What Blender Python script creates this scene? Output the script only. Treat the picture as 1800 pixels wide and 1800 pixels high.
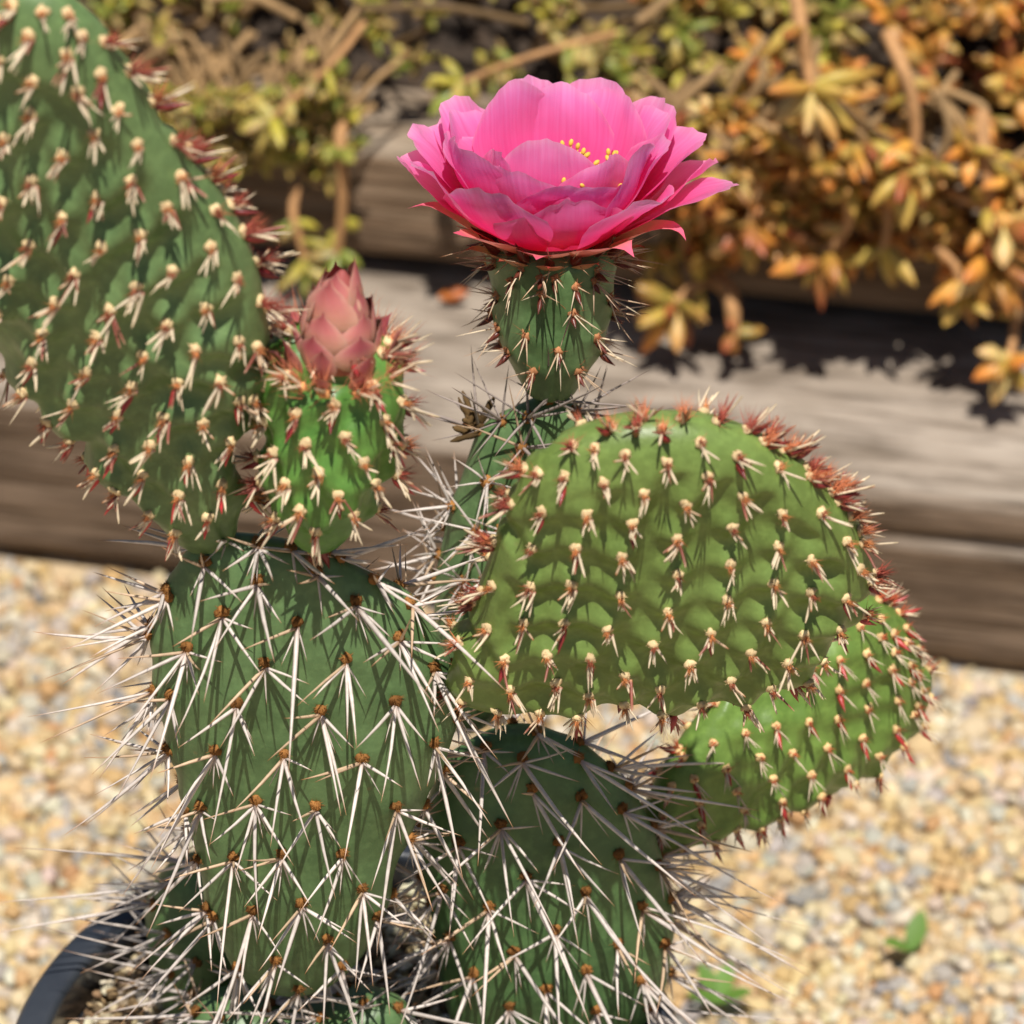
import bpy, math, random
import numpy as np
from mathutils import Vector, noise
from mathutils.bvhtree import BVHTree

for o in list(bpy.data.objects): bpy.data.objects.remove(o)
S = bpy.context.scene
COL = S.collection
rng = np.random.default_rng(7)
random.seed(7)
RAD = math.radians

# ------------------------------------------------------------------ camera
PITCH = RAD(38.0)
FPX = 7330.0                       # focal length in photo pixels (1800 px wide)
CAM = np.array([0.0, 0.0, 0.798])
FWD = np.array([0.0, math.cos(PITCH), -math.sin(PITCH)])
UPV = np.array([0.0, math.sin(PITCH), math.cos(PITCH)])
RGT = np.array([1.0, 0.0, 0.0])
cd = bpy.data.cameras.new('camera')
cam = bpy.data.objects.new('camera', cd); COL.objects.link(cam)
cam.location = CAM
cam.rotation_euler = (math.pi/2 - PITCH, 0, 0)
cd.sensor_width = 36.0
cd.lens = FPX*36.0/1800.0
cd.clip_start = 0.01
cd.clip_end = 500
cd.dof.use_dof = True
cd.dof.focus_distance = 0.868
cd.dof.aperture_fstop = 16.5
cd.dof.aperture_blades = 7
S.camera = cam
S.render.resolution_x = 1024
S.render.resolution_y = 1024

# ------------------------------------------------------------------ world, sun, exposure
SUN_EL, SUN_AZ = RAD(73.0), RAD(6.0)          # azimuth to the right of the camera's back
sunv = Vector((math.sin(SUN_AZ)*math.cos(SUN_EL), -math.cos(SUN_AZ)*math.cos(SUN_EL), math.sin(SUN_EL)))
w = bpy.data.worlds.new('World'); S.world = w; w.use_nodes = True
nt = w.node_tree
sky = nt.nodes.new('ShaderNodeTexSky'); sky.sky_type = 'NISHITA'; sky.sun_disc = False
sky.sun_elevation = SUN_EL
sky.sun_rotation = math.atan2(sunv.x, sunv.y)
bg = nt.nodes['Background']; bg.inputs['Strength'].default_value = 0.050
nt.links.new(sky.outputs[0], bg.inputs['Color'])
sd = bpy.data.lights.new('sun', 'SUN'); sd.energy = 5.0; sd.angle = RAD(0.53); sd.color = (1.0, 0.955, 0.89)
sun = bpy.data.objects.new('sun', sd); COL.objects.link(sun)
sun.rotation_euler = sunv.to_track_quat('Z', 'Y').to_euler()
S.view_settings.view_transform = 'Standard'
S.view_settings.look = 'None'
S.view_settings.gamma = 1.0
S.view_settings.exposure = 0.12
S.view_settings.use_curve_mapping = False

# ------------------------------------------------------------------ helpers: pixels to rays
def ray(px, py):
    return FWD + RGT*((px-900)/FPX) + UPV*((900-py)/FPX)
def on_plane(px, py, p0, n):
    d = ray(px, py)
    t = np.dot(np.asarray(p0)-CAM, n)/np.dot(d, n)
    return CAM + d*t
def at_y(px, py, y):
    d = ray(px, py); return CAM + d*(y/d[1])
def at_z(px, py, z):
    d = ray(px, py); return CAM + d*((z-CAM[2])/d[2])
def project(P):
    q = np.asarray(P)-CAM
    dz = q@FWD
    return np.stack([900+FPX*(q@RGT)/dz, 900-FPX*(q@UPV)/dz], -1)
def unit(v):
    v = np.asarray(v, float); return v/(np.linalg.norm(v, axis=-1, keepdims=True)+1e-12)
def hue_mix(a,b,t): return np.array(a)*(1-t)+np.array(b)*t
def lin(r, g, b):
    f = lambda c: c/12.92 if c <= .04045 else ((c+.055)/1.055)**2.4
    return (f(r/255), f(g/255), f(b/255))

# ------------------------------------------------------------------ helpers: meshes
class MB:
    """collects pieces (verts, faces, material slot, point colours) of ONE mesh"""
    def __init__(s): s.v=[]; s.f=[]; s.m=[]; s.c=[]; s.n=0
    def add(s, v, f, mat=0, col=None):
        v = np.asarray(v, float); f = np.asarray(f, int)
        s.v.append(v); s.f.append(f+s.n); s.m.append(np.full(len(f), mat))
        if col is None: col = np.ones((len(v), 4))
        col = np.asarray(col, float)
        if col.ndim == 1: col = np.tile(col, (len(v), 1))
        if col.shape[1] == 3: col = np.concatenate([col, np.ones((len(v), 1))], 1)
        s.c.append(col); s.n += len(v)
    def build(s, name, mats, parent=None, origin=(0,0,0), smooth=True):
        origin = np.asarray(origin, float)
        V = np.concatenate(s.v)-origin
        me = bpy.data.meshes.new(name)
        me.vertices.add(len(V)); me.vertices.foreach_set('co', V.astype(np.float32).ravel())
        loops = np.concatenate([f.ravel() for f in s.f]).astype(np.int32)
        tot = np.concatenate([np.full(len(f), f.shape[1]) for f in s.f])
        start = np.concatenate([[0], np.cumsum(tot)[:-1]]).astype(np.int32)
        me.loops.add(len(loops)); me.loops.foreach_set('vertex_index', loops)
        me.polygons.add(len(tot)); me.polygons.foreach_set('loop_start', start)
        me.polygons.foreach_set('material_index', np.concatenate(s.m).astype(np.int32))
        me.polygons.foreach_set('use_smooth', np.full(len(tot), smooth))
        a = me.attributes.new('Col', 'FLOAT_COLOR', 'POINT')
        a.data.foreach_set('color', np.concatenate(s.c).astype(np.float32).ravel())
        for m in (mats if isinstance(mats, (list, tuple)) else [mats]): me.materials.append(m)
        me.update(calc_edges=True); me.validate()
        o = bpy.data.objects.new(name, me); COL.objects.link(o)
        place(o, origin, parent)
        return o
WORLD = {}
def place(o, origin, parent):
    origin = np.asarray(origin, float)
    WORLD[o.name] = origin
    if parent is not None:
        o.parent = parent; o.location = origin-WORLD[parent.name]
    else: o.location = origin
def empty(name, loc):
    o = bpy.data.objects.new(name, None); COL.objects.link(o); o.empty_display_size = .02
    place(o, loc, None); return o
def tag(o, label=None, cat=None, group=None, kind=None):
    if label: o['label'] = label
    if cat: o['category'] = cat
    if group: o['group'] = group
    if kind: o['kind'] = kind
    return o

def tube(P, R, sides=6, cap=True):
    P = np.asarray(P, float); K = len(P); R = np.broadcast_to(np.asarray(R, float), (K,))
    T = np.gradient(P, axis=0); T = unit(T)
    a = np.array([0,0,1.]) if abs(T[0][2]) < .9 else np.array([1.,0,0])
    N = unit(np.cross(T[0], a)); V = []
    ang = np.arange(sides)*2*math.pi/sides
    for k in range(K):
        N = unit(N-T[k]*np.dot(N, T[k])); B = np.cross(T[k], N)
        V.append(P[k]+R[k]*(np.cos(ang)[:,None]*N+np.sin(ang)[:,None]*B))
    V = np.concatenate(V)
    i = np.arange(sides); j = (i+1) % sides
    F = np.concatenate([np.stack([k*sides+i, k*sides+j, (k+1)*sides+j, (k+1)*sides+i], 1) for k in range(K-1)])
    return V, F
def ico(sub=1):
    t = (1+5**.5)/2
    v = [(-1,t,0),(1,t,0),(-1,-t,0),(1,-t,0),(0,-1,t),(0,1,t),(0,-1,-t),(0,1,-t),(t,0,-1),(t,0,1),(-t,0,-1),(-t,0,1)]
    f = [(0,11,5),(0,5,1),(0,1,7),(0,7,10),(0,10,11),(1,5,9),(5,11,4),(11,10,2),(10,7,6),(7,1,8),(3,9,4),(3,4,2),(3,2,6),(3,6,8),(3,8,9),(4,9,5),(2,4,11),(6,2,10),(8,6,7),(9,8,1)]
    v = [np.array(p)/np.linalg.norm(p) for p in v]
    for _ in range(sub):
        cache = {}; nf = []
        def mid(a, b):
            k = (min(a,b), max(a,b))
            if k not in cache:
                m = v[a]+v[b]; v.append(m/np.linalg.norm(m)); cache[k] = len(v)-1
            return cache[k]
        for a, b, c in f:
            ab, bc, ca = mid(a,b), mid(b,c), mid(c,a)
            nf += [(a,ab,ca),(b,bc,ab),(c,ca,bc),(ab,bc,ca)]
        f = nf
    return np.array(v), np.array(f)
def rand_rot(n):
    q = rng.normal(size=(n,4)); q /= np.linalg.norm(q, axis=1, keepdims=True)
    a,b,c,d = q.T
    return np.stack([np.stack([1-2*(c*c+d*d),2*(b*c-a*d),2*(b*d+a*c)],-1),
                     np.stack([2*(b*c+a*d),1-2*(b*b+d*d),2*(c*d-a*b)],-1),
                     np.stack([2*(b*d-a*c),2*(c*d+a*b),1-2*(b*b+c*c)],-1)],1)
def frame_z(d, roll=0.0):
    d = unit(d); a = np.array([0,0,1.]) if abs(d[2]) < .95 else np.array([1.,0,0])
    x = unit(np.cross(a, d)); y = np.cross(d, x)
    c, s_ = math.cos(roll), math.sin(roll)
    return np.stack([x*c+y*s_, -x*s_+y*c, d], 1)

# ------------------------------------------------------------------ materials
class NT:
    def __init__(s, name):
        s.m = bpy.data.materials.new(name); s.m.use_nodes = True
        s.t = s.m.node_tree; s.b = s.t.nodes['Principled BSDF']; s.out = s.t.nodes['Material Output']
    def n(s, typ, **kw):
        x = s.t.nodes.new('ShaderNode'+typ)
        for k, v in kw.items(): setattr(x, k, v)
        return x
    def l(s, a, b): s.t.links.new(a, b)
    def coord(s, scale=(1,1,1)):
        c = s.n('TexCoord'); mp = s.n('Mapping'); mp.inputs['Scale'].default_value = scale
        s.l(c.outputs['Object'], mp.inputs[0]); return mp.outputs[0]
    def noise(s, vec, scale, detail=5, rough=.55):
        x = s.n('TexNoise'); x.inputs['Scale'].default_value = scale; x.inputs['Detail'].default_value = detail
        x.inputs['Roughness'].default_value = rough; s.l(vec, x.inputs['Vector']); return x.outputs['Fac']
    def ramp(s, fac, stops):
        r = s.n('ValToRGB'); e = r.color_ramp.elements
        while len(e) < len(stops): e.new(.5)
        for i, (p, c) in enumerate(stops): e[i].position = p; e[i].color = (*c, 1)
        s.l(fac, r.inputs[0]); return r.outputs[0]
    def mix(s, fac, a, b, mode='MIX'):
        x = s.n('Mix', data_type='RGBA', blend_type=mode)
        for sock, v in ((x.inputs[0], fac), (x.inputs[6], a), (x.inputs[7], b)):
            if isinstance(v, (int, float)): sock.default_value = v
            elif isinstance(v, tuple): sock.default_value = (*v[:3], 1)
            else: s.l(v, sock)
        return x.outputs[2]
    def attr(s, name='Col'):
        a = s.n('Attribute'); a.attribute_name = name; return a
    def bump(s, h, strength=.3, dist=.001):
        b = s.n('Bump'); b.inputs['Strength'].default_value = strength; b.inputs['Distance'].default_value = dist
        s.l(h, b.inputs['Height']); s.l(b.outputs[0], s.b.inputs['Normal'])
    def base(s, c):
        if isinstance(c, tuple): s.b.inputs['Base Color'].default_value = (*c, 1)
        else: s.l(c, s.b.inputs['Base Color'])
    def rough(s, r): s.b.inputs['Roughness'].default_value = r

def mat_pad(name, c1, c2, scar=(.22,.17,.07), rough=.42, scar_amt=.5):
    k = NT(name); v = k.coord()
    n1 = k.noise(v, 55, 4); n2 = k.noise(v, 420, 3)
    c = k.mix(k.ramp(n1, [(.35,(0,0,0)),(.68,(1,1,1))]), c1, c2)
    c = k.mix(k.ramp(n2, [(.45,(0,0,0)),(.8,(.55,.55,.55))]), c, tuple(x*1.5 for x in c2))
    vo = k.n('TexVoronoi'); vo.inputs['Scale'].default_value = 210; k.l(v, vo.inputs['Vector'])
    sp = k.ramp(vo.outputs['Distance'], [(.07,(scar_amt,)*3),(.15,(0,0,0))])
    ns = k.ramp(k.noise(v, 70, 2), [(.52,(0,0,0)),(.6,(1,1,1))])
    sp = k.mix(1.0, sp, ns, 'MULTIPLY')
    c = k.mix(sp, c, scar)
    k.base(c); k.rough(rough)
    k.b.inputs['Subsurface Weight'].default_value = 0.0
    k.b.inputs['Subsurface Radius'].default_value = (.0012,.0022,.0006)
    k.b.inputs['Subsurface Scale'].default_value = 1.0
    k.b.inputs['Specular IOR Level'].default_value = .42
    k.bump(k.noise(v, 900, 3), .25, .0003)
    return k.m
M = {}
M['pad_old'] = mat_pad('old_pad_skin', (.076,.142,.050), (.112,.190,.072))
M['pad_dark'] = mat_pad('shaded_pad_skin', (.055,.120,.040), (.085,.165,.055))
M['pad_left'] = mat_pad('left_pad_skin', (.088,.150,.052), (.135,.215,.078), scar_amt=.2)
M['pad_young'] = mat_pad('young_pad_skin', (.115,.175,.036), (.165,.245,.060), scar_amt=.2)
M['pad_small'] = mat_pad('small_pad_skin', (.100,.180,.030), (.155,.250,.050), scar_amt=.2)
M['pad_bud'] = mat_pad('bud_pad_skin', (.070,.180,.030), (.110,.240,.045), rough=.36, scar_amt=.1)
M['pad_tube'] = mat_pad('flower_tube_skin', (.085,.155,.055), (.120,.200,.075), scar_amt=.2)

def mat_attr(name, rough=.5, spec=.4, var=0.0, vscale=300, bump=0, translucent=0, sss=0):
    k = NT(name); a = k.attr(); c = a.outputs['Color']
    v = k.coord()
    if var:
        n = k.noise(v, vscale, 4)
        c = k.mix(k.ramp(n, [(.3,(var,)*3),(.65,(0,0,0))]), c, (.05,.035,.02))
    k.base(c); k.rough(rough); k.b.inputs['Specular IOR Level'].default_value = spec
    if bump: k.bump(k.noise(v, vscale*2, 4), bump, .0006)
    if sss:
        k.b.inputs['Subsurface Weight'].default_value = sss
        k.b.inputs['Subsurface Radius'].default_value = (.003,.0015,.0006)
        k.b.inputs['Subsurface Scale'].default_value = 1
    if translucent:
        t = k.n('BsdfTranslucent'); k.l(c, t.inputs[0]); mx = k.n('MixShader'); mx.inputs[0].default_value = translucent
        k.l(k.b.outputs[0], mx.inputs[1]); k.l(t.outputs[0], mx.inputs[2]); k.l(mx.outputs[0], k.out.inputs[0])
    return k.m
M['spine'] = mat_attr('spine', .42, .4, .25, 700)
M['wool'] = mat_attr('areole_wool', .9, .1)
M['glochid'] = mat_attr('glochids', .5, .3)
M['leaflet'] = mat_attr('rudimentary_leaf', .35, .5, sss=.15)
M['gravel'] = mat_attr('gravel_stone', .75, .25, .12, 260, .3)
M['mix'] = mat_attr('potting_chip', .9, .15, .25, 350, .5)
M['sedum_leaf'] = mat_attr('sedum_leaf', .42, .4, .12, 180, 0, sss=.2)
M['sedum_stem'] = mat_attr('sedum_stem', .7, .2, .3, 260, .4)
M['weed'] = mat_attr('weed_leaf', .5, .3, translucent=.3)
M['bud'] = mat_attr('bud_scale', .38, .45, .1, 250, .15, sss=.2)
M['sepal'] = mat_attr('sepal', .4, .4, .1, 250, .1, translucent=.25)
M['stamen'] = mat_attr('stamen', .6, .2, translucent=.2)
M['dry'] = mat_attr('dry_remnant', .9, .1, .3, 400, .3)

def mat_petal():
    k = NT('petal'); a = k.attr()
    c = a.outputs['Color']; uvn = k.attr('Pet')        # Pet: x = across, y = along
    sep = k.n('SeparateColor'); k.l(uvn.outputs['Color'], sep.inputs[0])
    comb = k.n('CombineXYZ'); k.l(sep.outputs[0], comb.inputs[0]); k.l(sep.outputs[1], comb.inputs[1]); k.l(sep.outputs[2], comb.inputs[2])
    mp = k.n('Mapping'); mp.inputs['Scale'].default_value = (34,1.6,9); k.l(comb.outputs[0], mp.inputs[0])
    vein = k.noise(mp.outputs[0], 1.0, 3)
    c2 = k.mix(k.ramp(vein, [(.35,(.24,)*3),(.62,(0,0,0))]), c, (.84,.035,.28))
    k.base(c2); k.rough(.38); k.b.inputs['Specular IOR Level'].default_value = .6
    k.b.inputs['Sheen Weight'].default_value = .12; k.b.inputs['Sheen Roughness'].default_value = .35
    k.b.inputs['Sheen Tint'].default_value = (.95,.75,1,1)
    k.bump(vein, .28, .0005)
    t = k.n('BsdfTranslucent'); k.l(c2, t.inputs[0])
    mx = k.n('MixShader'); mx.inputs[0].default_value = .48
    k.l(k.b.outputs[0], mx.inputs[1]); k.l(t.outputs[0], mx.inputs[2]); k.l(mx.outputs[0], k.out.inputs[0])
    return k.m
M['petal'] = mat_petal()

def mat_wood(name, pale, mid, dark):
    k = NT(name); v = k.coord((1.6, 26, 42)); v2 = k.coord((5, 40, 90))
    g = k.noise(v, 2.2, 7, .62); g2 = k.noise(v2, 6, 5, .6); st = k.noise(k.coord((3,9,9)), 4, 4)
    c = k.mix(k.ramp(g, [(.34,(0,0,0)),(.66,(1,1,1))]), mid, pale)
    c = k.mix(k.ramp(g2, [(.34,(.9,)*3),(.56,(0,0,0))]), c, dark)
    vk = k.n('TexVoronoi'); vk.inputs['Scale'].default_value = 1.0; k.l(k.coord((11,38,38)), vk.inputs['Vector'])
    c = k.mix(k.ramp(vk.outputs['Distance'], [(.05,(.75,)*3),(.22,(0,0,0))]), c, dark)
    c = k.mix(k.ramp(k.noise(k.coord((9,30,30)), 5, 5), [(.50,(0,0,0)),(.62,(.45,)*3)]), c, mid)
    c = k.mix(k.ramp(st, [(.50,(0,0,0)),(.72,(.6,)*3)]), c, dark)
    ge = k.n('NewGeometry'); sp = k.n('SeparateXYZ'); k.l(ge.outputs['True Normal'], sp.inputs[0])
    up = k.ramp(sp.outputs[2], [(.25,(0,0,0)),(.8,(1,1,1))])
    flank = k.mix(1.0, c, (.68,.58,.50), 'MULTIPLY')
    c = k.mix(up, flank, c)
    k.base(c); k.rough(.86); k.b.inputs['Specular IOR Level'].default_value = .2
    h = k.mix(.5, g, g2); k.bump(h, .7, .003)
    return k.m
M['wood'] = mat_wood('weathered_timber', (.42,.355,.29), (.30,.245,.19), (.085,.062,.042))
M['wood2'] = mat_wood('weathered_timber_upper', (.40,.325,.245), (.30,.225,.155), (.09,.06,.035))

def mat_ground():
    k = NT('gravel_ground'); v = k.coord()
    vo = k.n('TexVoronoi'); vo.inputs['Scale'].default_value = 120; k.l(v, vo.inputs['Vector'])
    hs = k.n('SeparateColor'); k.l(vo.outputs['Color'], hs.inputs[0])
    c = k.ramp(hs.outputs[0], [(0,(.30,.20,.10)),(.35,(.45,.31,.16)),(.6,(.52,.40,.25)),(.8,(.36,.35,.34)),(1,(.60,.53,.42))])
    k.base(c); k.rough(.9); k.bump(vo.outputs['Distance'], .8, -.004)
    return k.m
M['ground'] = mat_ground()
def mat_soil():
    k = NT('bed_soil'); v = k.coord()
    k.base(k.ramp(k.noise(v, 90, 6), [(.3,(.018,.012,.008)),(.7,(.07,.045,.028))])); k.rough(.95); k.bump(k.noise(v, 160, 5), .8, .004)
    return k.m
M['soil'] = mat_soil()
def mat_plastic():
    k = NT('black_plastic'); v = k.coord()
    k.base(k.ramp(k.noise(v, 40, 5), [(.3,(.018,.022,.030)),(.75,(.050,.056,.066))])); k.rough(.30)
    k.b.inputs['Specular IOR Level'].default_value = .6
    k.bump(k.noise(v, 300, 3), .15, .0004); return k.m
M['plastic'] = mat_plastic()

# ------------------------------------------------------------------ the setting: ground, timbers, raised bed
g = MB(); g.add([(-60,-40,0),(60,-40,0),(60,80,0),(-60,80,0)], [(0,1,2,3)])
tag(g.build('gravel_ground', M['ground'], smooth=False), kind='structure')

BL, BR = at_z(0, 990, 0), at_z(1800, 1196, 0)        # foot of the lower timber
LDIR = unit(BR-BL); LDIR[2] = 0; LDIR = unit(LDIR)
BACK = np.array([-LDIR[1], LDIR[0], 0.0])            # away from the camera
MID = (BL+BR)/2
H1 = 0.066
def wall_pt(px, py, off):                             # a point on the vertical plane parallel to the timbers, off metres behind the lower face
    return on_plane(px, py, MID+BACK*off, BACK)
SET = float(np.dot(at_z(740, 515, H1)-MID, BACK))     # set-back of the upper timber
H2 = float(wall_pt(740, 232, SET)[2])

def timber(name, off, z0, z1, depth, length, shift, mat, seed, label, lean=0.0):
    nx, ny, nz = 240, 26, 22
    hw, hh = depth/2, (z1-z0)/2
    c = MID+BACK*(off+hw)+LDIR*shift; c = np.array([c[0], c[1], (z0+z1)/2])
    # cross-section loop, rounded corners
    prof = []
    rc = .009
    def seg(a, b, n):
        for i in range(n): prof.append(tuple(np.array(a)+(np.array(b)-np.array(a))*i/n))
    def arc(cy, cz, a0, n=4):
        for i in range(n):
            a = a0+math.pi/2*i/n; prof.append((cy+rc*math.cos(a), cz+rc*math.sin(a)))
    seg((-hw,hh-rc),(-hw,-hh+rc),nz); arc(-hw+rc,-hh+rc,math.pi)
    seg((-hw+rc,-hh),(hw-rc,-hh),8); arc(hw-rc,-hh+rc,1.5*math.pi)
    seg((hw,-hh+rc),(hw,hh-rc),8); arc(hw-rc,hh-rc,0)
    seg((hw-rc,hh),(-hw+rc,hh),ny); arc(-hw+rc,hh-rc,math.pi/2)
    prof = np.array(prof); K = len(prof)
    V = []
    for i in range(nx+1):
        x = (i/nx-.5)*length
        for (y, z) in prof:
            nn = unit(np.array([y/hw if abs(y)>hw-rc-1e-6 else 0, z/hh if abs(z)>hh-rc-1e-6 else 0]))
            q = Vector((x*5+seed, y*120, z*120)); q2 = Vector((x*14+seed, y*260, z*260)); q3 = Vector((x*9+seed*2, y*14, z*14))
            d = .0008*noise.noise(q)+.0006*noise.noise(q2)+.0018*noise.noise(q3)
            cr = noise.noise(Vector((x*2.2+seed*3, y*95, z*95)))
            if cr > .46: d -= min(.0035, (cr-.46)*.03)
            V.append((x, y+nn[0]*d, z+nn[1]*d))
    F = []
    k = np.arange(K)
    for i in range(nx): F.append(np.stack([i*K+k, i*K+(k+1)%K, (i+1)*K+(k+1)%K, (i+1)*K+k], 1))
    m = MB(); V = np.array(V)
    m.add(V, np.concatenate(F)[:, ::-1])
    for e, rev in ((0, False), (nx, True)):
        ring = V[e*K:(e+1)*K]; cen = ring.mean(0)
        vv = np.concatenate([ring, cen[None]]); ff = np.stack([k, (k+1)%K, np.full(K, K)], 1)
        m.add(vv, ff if not rev else ff[:, ::-1])
    o = m.build(name, mat)
    o.location = c; o.rotation_euler = (0, 0, math.atan2(LDIR[1], LDIR[0]))
    if lean:                                   # tips back about its rear lower edge
        a = RAD(lean); dy, dz = -hw, hh; ry = dy*math.cos(a)+dz*math.sin(a); rz = -dy*math.sin(a)+dz*math.cos(a)
        q = c+BACK*(ry-dy); q[2] += rz-dz; o.location = q; o.rotation_euler = (-a, 0, math.atan2(LDIR[1], LDIR[0]))
    tag(o, label, 'timber', 'stacked garden timbers')
    return o
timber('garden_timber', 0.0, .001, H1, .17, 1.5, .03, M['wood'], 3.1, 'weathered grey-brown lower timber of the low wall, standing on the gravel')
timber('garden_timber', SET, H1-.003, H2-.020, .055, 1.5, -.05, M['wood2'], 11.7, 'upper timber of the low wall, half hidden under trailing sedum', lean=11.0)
# raised bed soil behind the upper timber
m = MB()
b0 = MID+BACK*(SET+.052); nxs, nys = 80, 40
V = []
for j in range(nys):
    for i in range(nxs):
        x = (i/(nxs-1)-.5)*1.5; y = (j/(nys-1))**1.5*1.6
        p = b0+LDIR*x+BACK*y
        z = H2-.014+.03*min(1,y/.1)+.01*noise.noise(Vector((x*14,y*14,0)))
        V.append((p[0],p[1],z))
idx = lambda i,j: j*nxs+i
F = [(idx(i,j),idx(i+1,j),idx(i+1,j+1),idx(i,j+1)) for j in range(nys-1) for i in range(nxs-1)]
m.add(V, F)
# skirt down to the ground so that the bed is a closed bank
n0 = len(V); 
edge = [idx(i,0) for i in range(nxs)]+[idx(nxs-1,j) for j in range(1,nys)]+[idx(i,nys-1) for i in range(nxs-2,-1,-1)]+[idx(0,j) for j in range(nys-2,0,-1)]
ev = [V[e] for e in edge]; lo = [(p[0],p[1],-.01) for p in ev]; L = len(edge)
m.add(ev+lo, [(i,(i+1)%L,L+(i+1)%L,L+i) for i in range(L)])
tag(m.build('bed_soil', M['soil']), kind='structure')

# ------------------------------------------------------------------ gravel (stuff)
def stones(mb, pos, size, cols, sub=1, flat=(.55,.95)):
    v0, f0 = ico(sub); n = len(pos); k = len(v0)
    jit = 1+rng.normal(0,.17,(n,k,1)) if sub == 1 else 1+rng.normal(0,.12,(n,k,1))
    V = v0[None]*jit
    sc = np.stack([rng.uniform(.85,1.25,n), rng.uniform(.7,1.05,n), rng.uniform(*flat,n)], 1)
    V = V*sc[:,None,:]
    R = rand_rot(n)
    th = rng.uniform(0, 2*math.pi, n)
    V = np.einsum('nij,nkj->nki', R, V)
    V[:,:,2] *= .8
    V = V*size[:,None,None]+pos[:,None,:]
    F = (f0[None]+(np.arange(n)*k)[:,None,None]).reshape(-1,3)
    C = np.repeat(cols, k, axis=0)
    mb.add(V.reshape(-1,3), F, 0, C)
PAL = [((228,200,152),.28),((236,218,182),.24),((218,180,124),.13),((240,232,216),.13),((184,184,184),.13),((206,198,186),.11),((202,150,96),.03),((142,146,154),.05),((226,208,196),.05)]
def palette(n, pal, jitter=.12):
    p = np.array([x[1] for x in pal]); c = np.array([lin(*x[0]) for x in pal])
    i = rng.choice(len(pal), n, p=p/p.sum())
    m0 = c.mean(0); return np.clip((c[i]*.8+m0*.2)*rng.uniform(1-jitter,1+jitter,(n,1))*rng.uniform(.95,1.05,(n,3)),0,.9)
def gravel(x0,x1,y0,y1,step,sub,zl):
    xs, ys = np.meshgrid(np.arange(x0,x1,step), np.arange(y0,y1,step))
    P = np.stack([xs.ravel(), ys.ravel()],1); P += rng.uniform(-.5,.5,P.shape)*step
    dist = (P-MID[:2])@BACK[:2]
    P = P[dist < -.001]
    n = len(P); s = step*rng.uniform(.42,.74,n)*np.where(rng.random(n)<.08,1.35,1)
    z = zl+rng.uniform(-.0015,.002,n)
    return np.concatenate([P,z[:,None]],1), s
gm = MB()
for (zl, st) in ((-.0005,.0040),(.0010,.0048)):
    P, s = gravel(-.19,.19,.765,1.04,st,1,zl)
    stones(gm, P, s, palette(len(P), PAL)*np.array([.76,.735,.67]), 1)
for box in ((-.6,-.19,.3,1.15),(.19,.6,.3,1.15),(-.19,.19,.3,.765)):
    P, s = gravel(*box,.0068,0,.0)
    stones(gm, P, s, palette(len(P), PAL)*np.array([.76,.735,.67]), 0)
tag(gm.build('gravel', M['gravel']), 'loose cream, tan and grey gravel spread over the ground', 'gravel', kind='stuff')

# ------------------------------------------------------------------ pot and potting mix
POT_DZ = -.006
RIMC = at_z(606, 1864, .130+POT_DZ); POT_R = .0768
def lathe(prof, seg=96):
    prof = np.array(prof); K = len(prof); a = np.arange(seg)*2*math.pi/seg
    V = np.stack([np.outer(np.cos(a),prof[:,0]), np.outer(np.sin(a),prof[:,0]), np.tile(prof[:,1],(seg,1))],-1).reshape(-1,3)
    F = []
    for i in range(seg):
        j = (i+1)%seg
        for k in range(K-1): F.append((i*K+k, j*K+k, j*K+k+1, i*K+k+1))
    return V, np.array(F)
pot = empty('plant_pot', (RIMC[0],RIMC[1],0))
tag(pot, 'round black plastic nursery pot with a rolled rim, holding the cactus', 'plant pot')
R0 = POT_R
def rim_arc(cr, cz, r, a0, a1, n=8): return [(cr+r*math.cos(a0+(a1-a0)*i/n), cz+r*math.sin(a0+(a1-a0)*i/n)) for i in range(n+1)]
o3 = np.array([RIMC[0],RIMC[1],POT_DZ*.999])
m = MB(); V, F = lathe([(.001,.003),(R0*.70,.003),(R0*.73,.005),(R0*.915,.112),(R0*.93,.118)] + [(R0*.895,.116),(R0*.70,.010),(.001,.008)]); m.add(V+o3, F)
m.build('pot_wall', M['plastic'], pot, o3)
m = MB(); V, F = lathe([(R0*.965,.114),(R0*.985,.113)]+rim_arc(R0-.0032,.1270,.0032,0,math.pi*.5)+[(R0-.0058,.1302)]+rim_arc(R0-.0066,.1282,.0020,math.pi*.5,math.pi)+[(R0*.893,.117),(R0*.925,.1125),(R0*.965,.114)]); m.add(V+o3, F)
m.build('rim', M['plastic'], pot, o3)
SOILZ = .119+POT_DZ
mm = MB()
V, F = lathe([(R0*.905,SOILZ-.004),(R0*.6,SOILZ-.001),(.0005,SOILZ+.001)], 64); mm.add(V+np.array([RIMC[0],RIMC[1],0]), F, 0, (.12,.08,.05))
def disc(n, r):
    a = rng.uniform(0,2*math.pi,n); q = r*np.sqrt(rng.random(n)); return np.stack([q*np.cos(a), q*np.sin(a)],1)
MIXPAL = [((214,196,160),.3),((232,222,196),.25),((150,120,84),.2),((96,72,50),.2),((190,166,120),.05)]
n = 4800; P = disc(n, R0*.875)
stones(mm, np.concatenate([P+RIMC[:2], rng.uniform(SOILZ-.002,SOILZ+.0025,(n,1))],1), rng.uniform(.0008,.0021,n), palette(n, MIXPAL), 1)
tag(mm.build('potting_mix', M['mix']), 'crumbly beige and brown potting mix inside the black pot', 'potting mix', kind='stuff')

# ------------------------------------------------------------------ the cactus: pads
plant = empty('prickly_pear', (RIMC[0], RIMC[1], SOILZ))
tag(plant, 'spiny green prickly pear cactus with one pink flower, growing in the black pot', 'cactus')

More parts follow.
